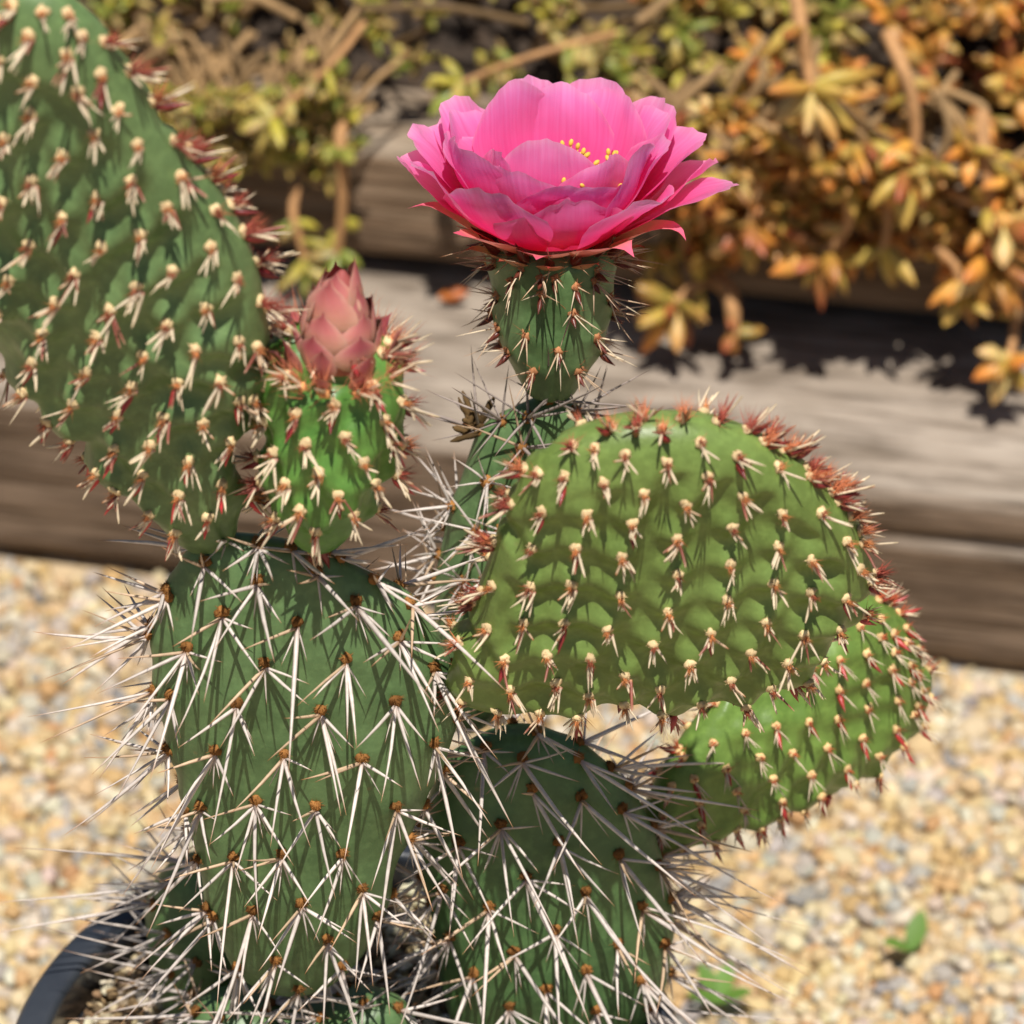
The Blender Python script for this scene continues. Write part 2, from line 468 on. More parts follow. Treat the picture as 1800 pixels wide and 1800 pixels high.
def smooth_closed(P, n=720):
    P = np.asarray(P, float); K = len(P); out = []
    per = n//K+1
    for i in range(K):
        p0,p1,p2,p3 = P[i-1],P[i],P[(i+1)%K],P[(i+2)%K]
        for t in np.arange(per)/per:
            out.append(.5*((2*p1)+(-p0+p2)*t+(2*p0-5*p1+4*p2-p3)*t*t+(-p0+3*p1-3*p2+p3)*t**3))
    return np.array(out)
def polar(P, c, N):
    """outer radius of a closed dense outline, at N angles around c"""
    d = P-c; a = np.arctan2(d[:,1],d[:,0]); r = np.hypot(d[:,0],d[:,1])
    b = np.round((a/(2*math.pi))*N).astype(int) % N
    R = np.zeros(N); np.maximum.at(R, b, r)
    ang = np.arange(N); ok = R > 0
    R = np.interp(ang, np.concatenate([ang[ok]-N, ang[ok], ang[ok]+N]), np.tile(R[ok],3))
    return R
def csmooth(R, k):
    w_ = np.exp(-.5*(np.arange(-3*k,3*k+1)/k)**2); w_ /= w_.sum()
    return np.convolve(np.concatenate([R[-3*k:],R,R[:3*k]]), w_, 'valid')

class Pad: pass
def make_pad(name, outline, anchor, normal, T, mat, areoles, bump=0, bsig=.0036, N=168, Mr=38, rim_extra=0, pexp=2.6, label=None):
    n = unit(normal); e1 = unit(np.cross(n, [0,0,1.])); e1 = e1 if e1[0] > 0 else -e1
    e2 = unit(np.cross(n, e1)); e2 = e2 if e2[2] > 0 else -e2
    outl = smooth_closed(outline)
    W = np.array([on_plane(x,y,anchor,n) for x,y in outl])
    uv = np.stack([(W-anchor)@e1, (W-anchor)@e2],1)
    c2 = (uv.max(0)+uv.min(0))/2; c2 = .5*c2+.5*uv.mean(0)
    cw = anchor+e1*c2[0]+e2*c2[1]
    R = csmooth(polar(uv, c2, N), 2)
    s = np.linspace(0, 1, Mr); r = np.sin(s*math.pi/2)**.9; r[-1] = 1
    z = T*np.sqrt(np.clip(1-r**pexp, 0, 1))
    rr = np.concatenate([r[1:], r[::-1][1:-1]]); zz = np.concatenate([z[1:], -z[::-1][1:-1]])
    a = np.arange(N)*2*math.pi/N
    def verts(R):
        V = []
        for k in range(len(rr)):
            V.append(cw+(np.cos(a)*R*rr[k])[:,None]*e1+(np.sin(a)*R*rr[k])[:,None]*e2+zz[k]*n)
        return np.concatenate([[cw+T*n]]+V+[[cw-T*n]])
    pc = project(cw); tgt = polar(outl, pc, N)
    for it in range(5):
        V = verts(R); pv = project(V)
        sil = csmooth(polar(pv, pc, N), 2)
        ev = project(cw+(np.cos(a)*R)[:,None]*e1+(np.sin(a)*R)[:,None]*e2)-pc
        ix = np.round(np.arctan2(ev[:,1],ev[:,0])/(2*math.pi)*N).astype(int)%N
        R = csmooth(R*np.clip(tgt[ix]/sil[ix], .8, 1.2)**.8, 2)
    V = verts(R); K = len(rr)
    i = np.arange(N); j = (i+1)%N
    Q = np.concatenate([np.stack([1+k*N+i,1+k*N+j,1+(k+1)*N+j,1+(k+1)*N+i],1) for k in range(K-1)])
    last = len(V)-1
    T1 = np.stack([np.zeros(N,int),1+j,1+i],1); T2 = np.stack([np.full(N,last),1+(K-1)*N+i,1+(K-1)*N+j],1)
    # outward orientation
    if np.dot(np.cross(V[T1[0,1]]-V[0], V[T1[0,2]]-V[0]), n) < 0: Q = Q[:,::-1]; T1 = T1[:,::-1]; T2 = T2[:,::-1]
    def normals(V):
        nn = np.zeros_like(V)
        for F in (Q,T1,T2):
            fn = np.cross(V[F[:,1]]-V[F[:,0]], V[F[:,2]]-V[F[:,0]])
            for q in range(F.shape[1]): np.add.at(nn, F[:,q], fn)
        return unit(nn)
    VN = normals(V)
    # low waviness of the whole pad
    wv = np.array([noise.noise(Vector(p*38)) for p in V])
    V = V+VN*(wv*.0011)[:,None]
    polys = [tuple(x) for x in Q.tolist()]+[tuple(x) for x in T1.tolist()]+[tuple(x) for x in T2.tolist()]
    bvh = BVHTree.FromPolygons([tuple(x) for x in V.tolist()], polys)
    hits = []
    for ar in areoles:
        p = np.array(ar[:2], float)
        for st in range(60):
            d = unit(ray(*p)); h = bvh.ray_cast(Vector(CAM), Vector(d))
            if h[0] is not None: hits.append((np.array(h[0]), np.array(h[1]), st)); break
            p = p+(pc-p)*.02
    for k in range(rim_extra):        # areoles round the edge and on the far side
        th = 2*math.pi*(k+.5*(k%2)+rng.uniform(-.2,.2))/rim_extra*1.0; q = int(th/(2*math.pi)*N)%N
        f = [1.0,.86,.97,.7][k%4]
        kk = int(np.argmin(np.abs(r-f)))
        zz_ = -T*math.sqrt(max(0,1-f**pexp))
        p = cw+math.cos(th)*R[q]*f*e1+math.sin(th)*R[q]*f*e2+zz_*n
        h = bvh.find_nearest(Vector(p))
        if h[0] is not None: hits.append((np.array(h[0]), np.array(h[1]), -1))
    if bump and hits:
        D = np.zeros(len(V))
        for (p, nn, st) in hits:
            q = V-p; d2 = (q*q).sum(1); dz = q[:,2]
            D += np.exp(-.5*d2/bsig**2)
        D = np.minimum(D, 1.15)**1.3
        fade = np.clip((np.linalg.norm(V-anchor,axis=1)-.004)/.018,0,1)
        V = V+VN*((D-.60)*bump*fade)[:,None]
        bvh = BVHTree.FromPolygons([tuple(x) for x in V.tolist()], polys)
        nh = []
        for (p, nn, st) in hits:
            h = bvh.find_nearest(Vector(p+nn*bump*.1)); nh.append((np.array(h[0]), nn, st))
        hits = nh
    mb = MB(); mb.add(V, Q); mb.add(np.zeros((0,3)), np.zeros((0,3),int)) if False else None
    mb.f.append(T1); mb.m.append(np.zeros(N)); mb.f.append(T2); mb.m.append(np.zeros(N))
    o = mb.build(name, mat, plant, cw)
    if label: o['label'] = label
    P = Pad(); P.o=o; P.hits=hits; P.c=cw; P.n=n; P.e1=e1; P.e2=e2; P.R=R; P.bvh=bvh; P.pc=pc
    P.rmax = R.max()
    return P

# ------------------------------------------------------------------ spine clusters (areoles)
CR = {  # spine colours: base, middle, tip
 'white': (lin(196,172,158), lin(228,216,206), lin(184,124,62)),
 'tan':   (lin(150,104,70), lin(214,184,152), lin(170,100,45)),
 'grey':  (lin(120,100,95), lin(172,158,150), lin(90,60,40)),
 'cream': (lin(176,104,92), lin(232,212,180), lin(230,206,164)),
 'red':   (lin(200,140,100), lin(150,84,70), lin(206,156,126)),
}
def spine(mb, p, d, L, r, kind='white', bend=.10, sides=5, blunt=0):
    d = unit(d); side = unit(np.cross(d, rng.normal(size=3)))
    t = np.array([0,.12,.45,.8,1.0])
    P = p+d*(t*L)[:,None]+side*(bend*L*rng.uniform(-1,1)*t*t)[:,None]
    rad = r*(np.array([.9,1,1,.92,.35]) if blunt else np.array([.95,1,.85,.42,.05]))
    V, F = tube(P, rad, sides)
    a, b, c = (np.array(x) for x in CR[kind])
    cols = np.array([a, b*.97, b, b*.9+c*.1, c])
    mb.add(V, F, 0, np.repeat(cols, sides, 0)*rng.uniform(.74,1.04))
HV, HF = ico(1)
def wool(mb, p, n, up, r, col, hairs=16, hl=1.2):
    V = HV*(1+rng.normal(0,.20,(len(HV),1)))
    Rm = frame_z(n); V = (V*np.array([1,1,.75]))@Rm.T*r
    mb.add(V+p+n*r*.15, HF, 1, np.clip(np.array(col)*rng.uniform(.75,1.15,(len(HV),1)),0,.85))
    for k in range(hairs):
        d = unit(n*.55+rng.normal(size=3)*.6+up*.25)
        q = p+d*r*.6; L = r*hl*rng.uniform(.5,1.1); s_ = unit(np.cross(d, rng.normal(size=3)))*r*.09
        mb.add([q-s_, q+s_, q+d*L], [(0,1,2)], 1, np.array(col)*rng.uniform(.7,1.25))
def brush(mb, p, d, L, n, col, spread=.3, w_=.00011, mat=2):
    for k in range(n):
        dd = unit(unit(d)+rng.normal(size=3)*spread)
        q = p+rng.normal(size=3)*L*.10; s_ = unit(np.cross(dd, rng.normal(size=3)))*w_
        s2 = unit(np.cross(dd, s_))*w_; e = q+dd*L*rng.uniform(.6,1.1)
        mb.add([q-s_,q+s_,q+s2,e], [(0,1,3),(1,2,3),(2,0,3)], mat, np.clip(np.array(col)*rng.uniform(.7,1.3),0,.9))
def leaflet(mb, p, d, n, L, r, col):
    d = unit(d); n = unit(n)
    t = np.linspace(0,1,6); P = p+d*(t*L)[:,None]+n*(L*.28*t*t)[:,None]
    V, F = tube(P, r*np.array([.45,.95,1.0,.75,.4,.04]), 7)
    c = np.array(col); mb.add(V, F, 3, np.repeat(np.clip(np.stack([c*1.1,c,c,c*.95,c*.8,c*.55]),0,1),7,0))
CL_MATS = None
def frame_at(n, downv=(0,0,-1.)):
    n = unit(n); dn = np.asarray(downv,float)-n*np.dot(n,downv)
    if np.linalg.norm(dn) < .25: dn = dn+np.array([0,-.5,0])-n*np.dot(n,[0,-.5,0])
    dn = unit(dn); s_ = np.cross(n, dn)
    if s_[0] < 0 and abs(s_[0]) > .3: pass
    return n, dn, s_
U = lambda a,b: float(rng.uniform(a,b))
WOOL_OLD, WOOL_YOUNG = lin(170,118,66), lin(232,204,156)
def cl_old(mb, p, n, dn, s, f=1.0, bias=0.0, kind='white', nsp=1.0):
    wool(mb, p+dn*-.0005, n, -dn, .00125, np.array(WOOL_OLD)*U(.45,.9), 60, 1.25)
    q = p+n*.0004+dn*.0006
    # main descending spine, sometimes two
    spine(mb, q, n*U(.5,1.0)+dn*U(.45,.95)+s*(U(-.5,.25)+bias), U(.017,.032)*f, .00050*U(.8,1.15), kind)
    if rng.random() < .40*nsp: spine(mb, q, n*U(.55,.9)+dn*U(.5,.8)+s*(U(-.5,.25)+bias), U(.014,.023)*f, .00042, kind)
    if rng.random() < .85: spine(mb, q, n*U(.40,.85)+dn*U(-.1,.6)+s*(-U(.45,.95)+bias*.6), U(.012,.020)*f, .00044, kind if rng.random()<.7 else 'tan')
    if rng.random() < .45*nsp: spine(mb, q, n*U(.5,.8)+dn*U(-.35,.05)+s*(-U(.4,.9)+bias), U(.010,.017)*f, .00036, 'tan')
    if rng.random() < .8: spine(mb, q, n*U(.3,.75)+dn*U(.1,.85)+s*(U(.35,.9)+bias*.4), U(.009,.016)*f, .00040, kind)
    if rng.random() < .35: spine(mb, q, n*U(.6,1)-dn*U(.1,.7)+s*U(-.7,.7), U(.008,.016)*f, .00032, 'tan')
    if rng.random() < .5: spine(mb, q, n*U(.3,.6)+dn*U(-.35,.4)+s*U(.6,.9), U(.006,.013)*f, .00030, kind)
    for k in range(rng.integers(2,4)):
        spine(mb, q, n*U(.12,.35)+dn*U(.7,1)+s*U(-.5,.5), U(.005,.010)*f, .00026, kind, sides=4)
def cl_star(mb, p, n, dn, s, f=1.0, kind='white', count=9, lean=(0,0,0)):
    wool(mb, p, n, -dn, .0014, np.array(WOOL_OLD)*U(.6,1.0), 18, 1.0)
    a0 = U(0,6.28)
    for k in range(count):
        a = a0+k*2*math.pi/count+U(-.25,.25)
        d = n*U(.25,.75)+(math.cos(a)*dn+math.sin(a)*s)+np.asarray(lean)
        spine(mb, p+n*.0003, d, U(.009,.018)*f, U(.00024,.00038), kind if rng.random()<.85 else 'tan')
    spine(mb, p+n*.0003, n+.5*dn*U(-.5,1)+s*U(-.5,.5)+np.asarray(lean), U(.014,.022)*f, .00042, kind)
def cl_young(mb, p, n, dn, s, f=1.0, rim=0.0, red=.3, side=0.0, gl=1.0, bright=0.0):
    wool(mb, p-dn*.0003, n, -dn, .00120*f, np.array(WOOL_YOUNG)*U(.72,1.05), 34, .9)
    q = p+n*.0005+dn*.0007
    m_ = rng.integers(3,7) if rim < .5 else rng.integers(3,6)
    f = f*U(.85,1.15)
    c0 = U(-.45,.45)+side
    for k in range(m_):
        spine(mb, q+s*(k-1)*.0003, n*U(.5,1.1)+dn*(U(.15,.95)*(1-rim*.75))+s*(c0+U(-.55,.55)), U(.0022,.0066)*f*(1+.25*rim), .00030*f*U(.7,1.25), 'cream' if rng.random() > .12+rim*.3 else 'red', bend=.10, blunt=int(rng.random()<.55))
    if rng.random() < .5: spine(mb, q, n*U(.7,1)+s*(U(-.7,-.2) if rng.random()<.6 else U(.2,.7))-dn*.05, U(.003,.005)*f, .00028*f, 'tan', bend=.03, blunt=1)
    oc = lin(202,128,76) if rng.random() < .6 else lin(166,90,62)
    if rim > .5: oc = lin(196,116,76) if rng.random() < .55 else lin(160,76,60)
    brush(mb, p+n*.0008, n*1.0-dn*.15+s*(side*.9), (.0030+.0022*rim)*f, int((16+22*rim)*gl), oc, .30+.1*rim)
    if rng.random() < red+rim*.45:
        leaflet(mb, p+dn*.0012-n*.0002, n*.55+dn*(.75-.5*rim)+s*(side+U(-.2,.2)), n, U(.0034,.0052)*f, .00075*f, hue_mix(np.array(lin(160,54,54))*U(.45,1.05), lin(206,62,64), bright))
def cl_small(mb, p, n, dn, s, f=1.0, rim=0.0, red=.6):
    wool(mb, p, n, -dn, .00105*f, np.array(lin(232,196,140))*U(.75,1.05), 26, .8)
    q = p+n*.0004+dn*.0006
    for k in range(rng.integers(3,6)):
        spine(mb, q, n*U(.5,1)+dn*U(.3,.9)*(1-rim*.6)+s*U(-.6,.6), U(.0030,.0062)*f, .00022, 'cream', sides=4)
    brush(mb, p+n*.0006, n-dn*.1, (.0024+.0018*rim)*f, int(10+14*rim), lin(196,96,60), .4)
    if rng.random() < red+.3*rim: leaflet(mb, p+dn*.0009, n*.6+dn*.7*(1-.6*rim)+s*U(-.25,.25), n, U(.0030,.0046)*f, .0007*f, np.array(lin(178,58,52))*U(.7,1.1))

def clusters(P, fn, maxn=300):
    for (p, n, st) in P.hits[:maxn]:
        n_, dn, s_ = frame_at(n)
        rel = np.dot(p-P.c, P.e1)/P.rmax; relz = np.dot(p-P.c, P.e2)/P.rmax
        rim = np.clip((1-abs(np.dot(n_, P.n))-.35)/.4, 0, 1)
        mb = MB(); fn(mb, p, n_, dn, s_, rel, relz, rim, st)
        mb.build('spine_cluster', CL, P.o, p)
CL = [M['spine'], M['wool'], M['glochid'], M['leaflet']]

# --- central old pad -------------------------------------------------------
Y1 = .6586
N1 = unit((.02,-.99,.03)); A1 = at_y(530, 1350, Y1)
out1 = [(345,958),(305,1010),(282,1080),(271,1150),(273,1230),(290,1310),(315,1390),(336,1455),(350,1520),(365,1590),(388,1660),(430,1722),(480,1752),(530,1756),(588,1730),(640,1680),(672,1600),(698,1530),(732,1450),(768,1370),(796,1300),(802,1225),(786,1145),(750,1078),(700,1030),(640,998),(560,968),(480,948),(405,940)]
ar1 = [(361,991),(453,1022),(453,960),(511,967),(599,985),(556,1008),(657,1022),(391,1078),(299,1051),(291,1032),(523,1096),(624,1059),(330,1139),(268,1119),(466,1166),(608,1160),(700,1121),(760,1175),(303,1222),(274,1214),(416,1236),(564,1249),(694,1232),(301,1319),(379,1319),(499,1325),(636,1333),(762,1306),(719,1063),(798,1262),(355,1417),(322,1425),(450,1407),(555,1417),(695,1417),(345,1517),(412,1507),(495,1502),(602,1500),(720,1475),(380,1610),(362,1605),(445,1600),(530,1587),(635,1562),(575,1650),(485,1687),(600,1695),(525,1737),(420,1697),(660,1610),(400,950),(345,965)]
P1 = make_pad('pad', out1, A1, N1, .0105, M['pad_old'], ar1, bump=.0007, bsig=.0032, rim_extra=34, label='sharp old blue-green pad with long white spines')
def f1(mb,p,n,dn,s,rel,relz,rim,st):
    cl_old(mb,p,n,dn,s,1.0 if relz<.75 else .85,bias=.30*rel+.02)
    if rel < -.42 and st >= 0:
        for k in range(2): spine(mb,p,np.array([-1,-U(.1,.6),U(-.45,.35)]),U(.018,.028),.00034,'white' if k else 'tan')
clusters(P1, f1)

# --- base pad under it -----------------------------------------------------
A0 = on_plane(520, 1756, A1, N1)
out0 = [(338,1770),(395,1738),(480,1742),(560,1745),(640,1735),(705,1745),(735,1800),(725,1880),(650,1935),(520,1950),(400,1930),(345,1880),(325,1825)]
P0 = make_pad('pad', out0, A0+np.array([0,.004,0]), (-.05,-.98,.1), .011, M['pad_old'], [(385,1795),(560,1792),(470,1782),(345,1782),(640,1770),(700,1775),(620,1830),(430,1860),(520,1840),(340,1850)], bump=.0006, rim_extra=12, N=96, Mr=22)
clusters(P0, lambda mb,p,n,dn,s,rel,relz,rim,st: cl_old(mb,p,n,dn,s,1.05,bias=.5*rel-.1))

# --- dark pad behind, left -------------------------------------------------
out8 = [(262,1580),(300,1515),(360,1490),(430,1520),(455,1620),(440,1730),(400,1800),(340,1830),(290,1780),(262,1690)]
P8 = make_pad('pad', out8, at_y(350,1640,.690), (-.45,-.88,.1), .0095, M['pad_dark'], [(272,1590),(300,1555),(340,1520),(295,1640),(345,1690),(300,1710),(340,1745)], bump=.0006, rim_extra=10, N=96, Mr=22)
clusters(P8, lambda mb,p,n,dn,s,rel,relz,rim,st: (cl_star(mb,p,n,dn,s,1.1,count=3,lean=(-.9,-.15,.18)), spine(mb,p,np.array([-1,-.15,U(-.1,.6)]),U(.020,.044),.00036,'white',.10) if st>=0 else None))

# --- left big pad -----------------------------------------------------------
N2 = unit((-.16,-.98,-.12)); A2 = on_plane(370, 962, A1, N1)
out2 = [(318,968),(268,905),(200,858),(130,775),(60,695),(0,635),(-70,545),(-120,430),(-142,300),(-128,165),(-80,55),(-10,-18),(70,-18),(140,40),(215,130),(290,240),(350,318),(400,392),(428,455),(443,530),(447,610),(442,700),(436,790),(428,870),(412,955),(365,980)]
ar2 = [(7,95),(63,128),(60,193),(12,233),(55,55),(133,63),(115,88),(167,78),(168,127),(207,130),(135,152),(198,185),(248,185),(165,222),(233,247),(287,253),(317,262),(115,265),(222,303),(305,307),(355,312),(58,310),(3,347),(180,337),(288,355),(363,370),(385,372),(113,370),(248,402),(362,427),(411,418),(60,423),(180,428),(432,460),(308,468),(403,480),(132,472),(17,483),(245,497),(436,525),(363,523),(200,533),(100,523),(3,537),(297,558),(410,587),(77,577),(175,585),(10,33),(75,23),(110,30),(30,10),(351,603),(262,619),(60,628),(156,646),(238,668),(316,652),(380,657),(51,680),(131,701),(213,719),(296,726),(349,726),(398,766),(127,757),(207,781),(269,772),(333,803),(184,823),(256,823),(216,848),(313,857),(387,846),(267,894),(364,901),(307,930),(96,726),(435,600),(430,690),(-50,150),(-60,250),(-50,360),(-50,450),(-100,300),(-40,60),(-30,530),(412,690)]
P2 = make_pad('pad', out2, A2, N2, .0095, M['pad_left'], ar2, bump=.0040, bsig=.0030, rim_extra=44, N=200, Mr=44, label='large young left pad with short stubby spines')
def f2(mb,p,n,dn,s,rel,relz,rim,st):
    low = np.clip((-relz-.05)/.5,0,1)
    cl_young(mb,p,n,dn,s,1.0,rim if relz>-.1 else rim*.3,red=.15+.75*low,side=-.38*(1-rim),bright=low)
clusters(P2, f2)

# --- bud pad ------------------------------------------------------------------
A7 = on_plane(560, 957, A1, N1)+np.array([0,-.006,0])
out7 = [(540,972),(502,945),(480,885),(470,810),(467,740),(473,670),(487,615),(520,592),(575,590),(630,600),(675,612),(698,650),(697,720),(690,790),(672,860),(645,920),(608,958),(574,975)]
ar7 = [(513,598),(482,612),(566,634),(616,630),(666,630),(688,640),(510,659),(651,677),(586,709),(524,722),(480,733),(666,730),(613,762),(542,775),(498,790),(566,823),(633,803),(515,839),(476,842),(592,859),(645,842),(533,889),(492,901),(557,927),(613,892),(477,677),(672,768),(690,700)]
P7 = make_pad('pad', out7, A7, (.02,-.99,.03), .0095, M['pad_bud'], ar7, bump=.0036, bsig=.0026, rim_extra=22, N=110, Mr=30, pexp=2.1, label='small bright green pad carrying the closed bud')
clusters(P7, lambda mb,p,n,dn,s,rel,relz,rim,st: cl_young(mb,p,n,dn,s,1.02,rim*.6,red=.55,side=.25*rel))

# --- right big pad --------------------------------------------------------------
A3 = on_plane(800, 1215, A1, N1)+np.array([0,-.004,0]); N3 = unit((.07,-.98,-.15))
out3 = [(782,1200),(800,1140),(845,1075),(872,1000),(892,930),(914,868),(938,822),(980,784),(1060,756),(1165,744),(1262,756),(1355,796),(1430,850),(1490,920),(1516,1000),(1505,1065),(1475,1125),(1420,1185),(1345,1228),(1250,1250),(1150,1252),(1050,1256),(950,1264),(870,1258),(812,1235)]
z6 = [(430,180),(500,180),(560,130),(635,120),(725,130),(790,105),(600,195),(905,115),(850,160),(1010,135),(1095,145),(970,200),(740,215),(395,265),(320,265),(525,280),(660,310),(875,260),(1110,245),(1010,320),(1140,190),(1215,290),(1195,190),(1280,290),(1315,340),(1250,235),(1350,310),(1380,345),(235,370),(325,380),(455,385),(615,410),(815,350),(1145,380),(1260,390),(1365,415),(1410,465),(180,510),(140,500),(290,505),(430,505),(580,545),(770,475),(965,435),(1130,505),(1250,540),(1345,490),(1420,500),(1390,590),(165,650),(95,680),(270,635),(410,635),(575,675),(775,610),(960,570),(1110,635),(1245,670),(1350,680),(1420,635),(45,740),(140,795),(250,770),(385,765),(530,790),(750,730),(945,695),(895,805),(1090,770),(1225,810),(1325,800),(40,870),(185,900),(320,885),(465,900),(695,845),(600,955),(825,915),(1030,875),(1175,910),(1270,900),(60,970),(195,1000),(350,980),(470,1020),(715,1000),(965,970),(1105,995),(1230,980),(25,1060),(150,1090),(300,1085),(420,1095),(595,1050),(725,1090),(860,1055),(1020,1060)]
ar3 = [(800+x/2,700+y/2) for x,y in z6]
P3 = make_pad('pad', out3, A3, N3, .0100, M['pad_young'], ar3, bump=.0040, bsig=.0030, rim_extra=46, N=200, Mr=44, label='broad light green right pad with reddish spiny rim')
clusters(P3, lambda mb,p,n,dn,s,rel,relz,rim,st: cl_young(mb,p,n,dn,s,.92,rim,red=.2+.3*(relz<-.55),side=.12*rel,gl=1.2))

# --- old pad behind, right of centre ----------------------------------------------
Y5 = .677; N5 = unit((.10,-.985,.06)); A5 = at_y(960, 1500, Y5)
out5 = [(765,1640),(742,1500),(752,1400),(795,1320),(870,1278),(970,1282),(1055,1330),(1115,1400),(1155,1490),(1176,1590),(1180,1680),(1155,1765),(1095,1840),(1020,1885),(930,1890),(840,1860),(785,1770)]
z7 = [(345,150),(490,190),(530,310),(720,340),(880,390),(405,450),(635,520),(870,570),(1020,615),(505,655),(740,715),(960,770),(1075,745),(360,770),(620,865),(210,890),(865,920),(1045,920),(460,950),(300,1035),(740,1020),(585,1095),(960,1060),(440,1165),(780,1180),(985,1170),(710,190),(840,220),(545,90),(930,270),(240,520),(180,700)]
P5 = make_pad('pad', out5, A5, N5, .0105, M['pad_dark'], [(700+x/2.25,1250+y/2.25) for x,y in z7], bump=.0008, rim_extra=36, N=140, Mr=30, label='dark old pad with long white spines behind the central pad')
def f5(mb,p,n,dn,s,rel,relz,rim,st):
    cl_old(mb,p,n,dn,s,1.12,bias=.30+.35*rel)
    if rel > .35:
        spine(mb,p,np.array([1,-U(.1,.6),U(-.75,.05)]),U(.026,.042),.00030,'white',bend=.12)
clusters(P5, f5)

# --- tall pad behind, under the flower ----------------------------------------------
N4 = unit((.0,-.985,.10)); A4 = at_y(900, 1000, .722)
out4 = [(848,752),(872,735),(915,718),(960,692),(1005,700),(1035,760),(1045,850),(1030,950),(985,1080),(920,1200),(850,1290),(790,1290),(765,1200),(762,1080),(775,970),(790,890),(812,815)]
ar4 = [(885,742),(858,845),(920,785),(838,930),(800,890),(775,975),(880,930),(815,1020),(930,735),(1010,725),(965,705),(1035,750),(850,1020)]
P4 = make_pad('pad', out4, A4, N4, .0090, M['pad_old'], ar4, bump=.0008, rim_extra=14, N=130, Mr=28, label='narrow rear pad that carries the flower')
def f4(mb,p,n,dn,s,rel,relz,rim,st):
    if relz > .55:
        cl_star(mb,p,n,dn,s,1.15,'grey',6,lean=(.25 if rel>0 else -.15,0,.35))
        if rel > 0: spine(mb,p,np.array([U(.4,1.1),-.4,U(.1,.8)]),U(.02,.034),.0004,'grey')
    else: cl_star(mb,p,n,dn,s,.9,'white',7)
clusters(P4, f4)

# --- small right pad ----------------------------------------------------------------
A6 = on_plane(1140, 1450, A5, N5)+np.array([0,.010,0]); N6 = unit((.52,-.85,.06))
out6 = [(1122,1500),(1128,1430),(1150,1370),(1200,1300),(1270,1220),(1350,1140),(1430,1080),(1500,1055),(1545,1068),(1590,1105),(1616,1160),(1626,1215),(1618,1275),(1590,1322),(1545,1355),(1490,1382),(1430,1406),(1370,1432),(1300,1460),(1235,1476),(1170,1502)]
z6b = [(1415,690),(1490,700),(1475,775),(1520,725),(1410,800),(1475,835),(1520,825),(1540,770),(1565,855),(1525,885),(1430,890),(1580,930),(1600,880),(1515,945),(1340,915),(1580,990),(1430,985),(1340,1015),(1620,1020),(1645,1045),(1540,1050),(1440,1080),(1590,1100),(1230,1130),(1335,1115),(1120,1150),(1425,1185),(1535,1150),(1620,1140),(1300,1220),(1480,1245),(1560,1210),(1065,1250),(1175,1235),(1370,1290),(1240,1310),(1110,1325),(1010,1170),(905,1210),(945,1290),(980,1370),(840,1335),(760,1365),(725,1310),(805,1265),(855,1410),(995,1435),(1140,1405),(1270,1385),(1395,1345),(1510,1325),(860,1490),(730,1465),(720,1525),(970,1500),(1060,1505),(1130,1455),(1220,1450),(775,1165),(930,1085),(1245,940),(900,1550),(800,1570),(1600,960),(1560,810),(1605,1070)]
P6 = make_pad('pad', out6, A6, N6, .0078, M['pad_small'], [(800+x/2,700+y/2) for x,y in z6b], bump=.0026, bsig=.0027, rim_extra=34, N=160, Mr=32, label='small young pad peeping out behind the broad right pad')
clusters(P6, lambda mb,p,n,dn,s,rel,relz,rim,st: cl_small(mb,p,n,dn,s,1.0,rim))

# ------------------------------------------------------------------ closed bud
bb = on_plane(592, 604, A7, (.02,-.99,.03)); bax = unit((.09,.05,1.0)); BH = .0205
bx = unit(np.cross(bax,[0,1,0])); by = np.cross(bax,bx)
if bx[0] < 0: bx = -bx; by = -by
def lathe_axis(prof, base, ax, x, y, seg=40, wob=0):
    prof = np.array(prof); K = len(prof); a = np.arange(seg)*2*math.pi/seg
    rad = np.cos(a)[:,None]*x+np.sin(a)[:,None]*y
    V = base+prof[None,:,0,None]*rad[:,None,:]+prof[None,:,1,None]*ax
    V = V.reshape(-1,3); F = []
    for i in range(seg):
        j = (i+1)%seg
        for k in range(K-1): F.append((i*K+k,j*K+k,j*K+k+1,i*K+k+1))
    return V, np.array(F)
m = MB(); V,F = lathe_axis([(.0001,-.004),(.0070,-.003),(.0072,.002),(.0062,.006),(.0040,.0110),(.0020,.0146),(.0003,.017)], bb, bax, bx, by); m.add(V,F,0,lin(176,96,92))
bud = m.build('flower_bud', M['bud'], plant, bb); bud['label'] = 'closed dusky pink pointed bud'
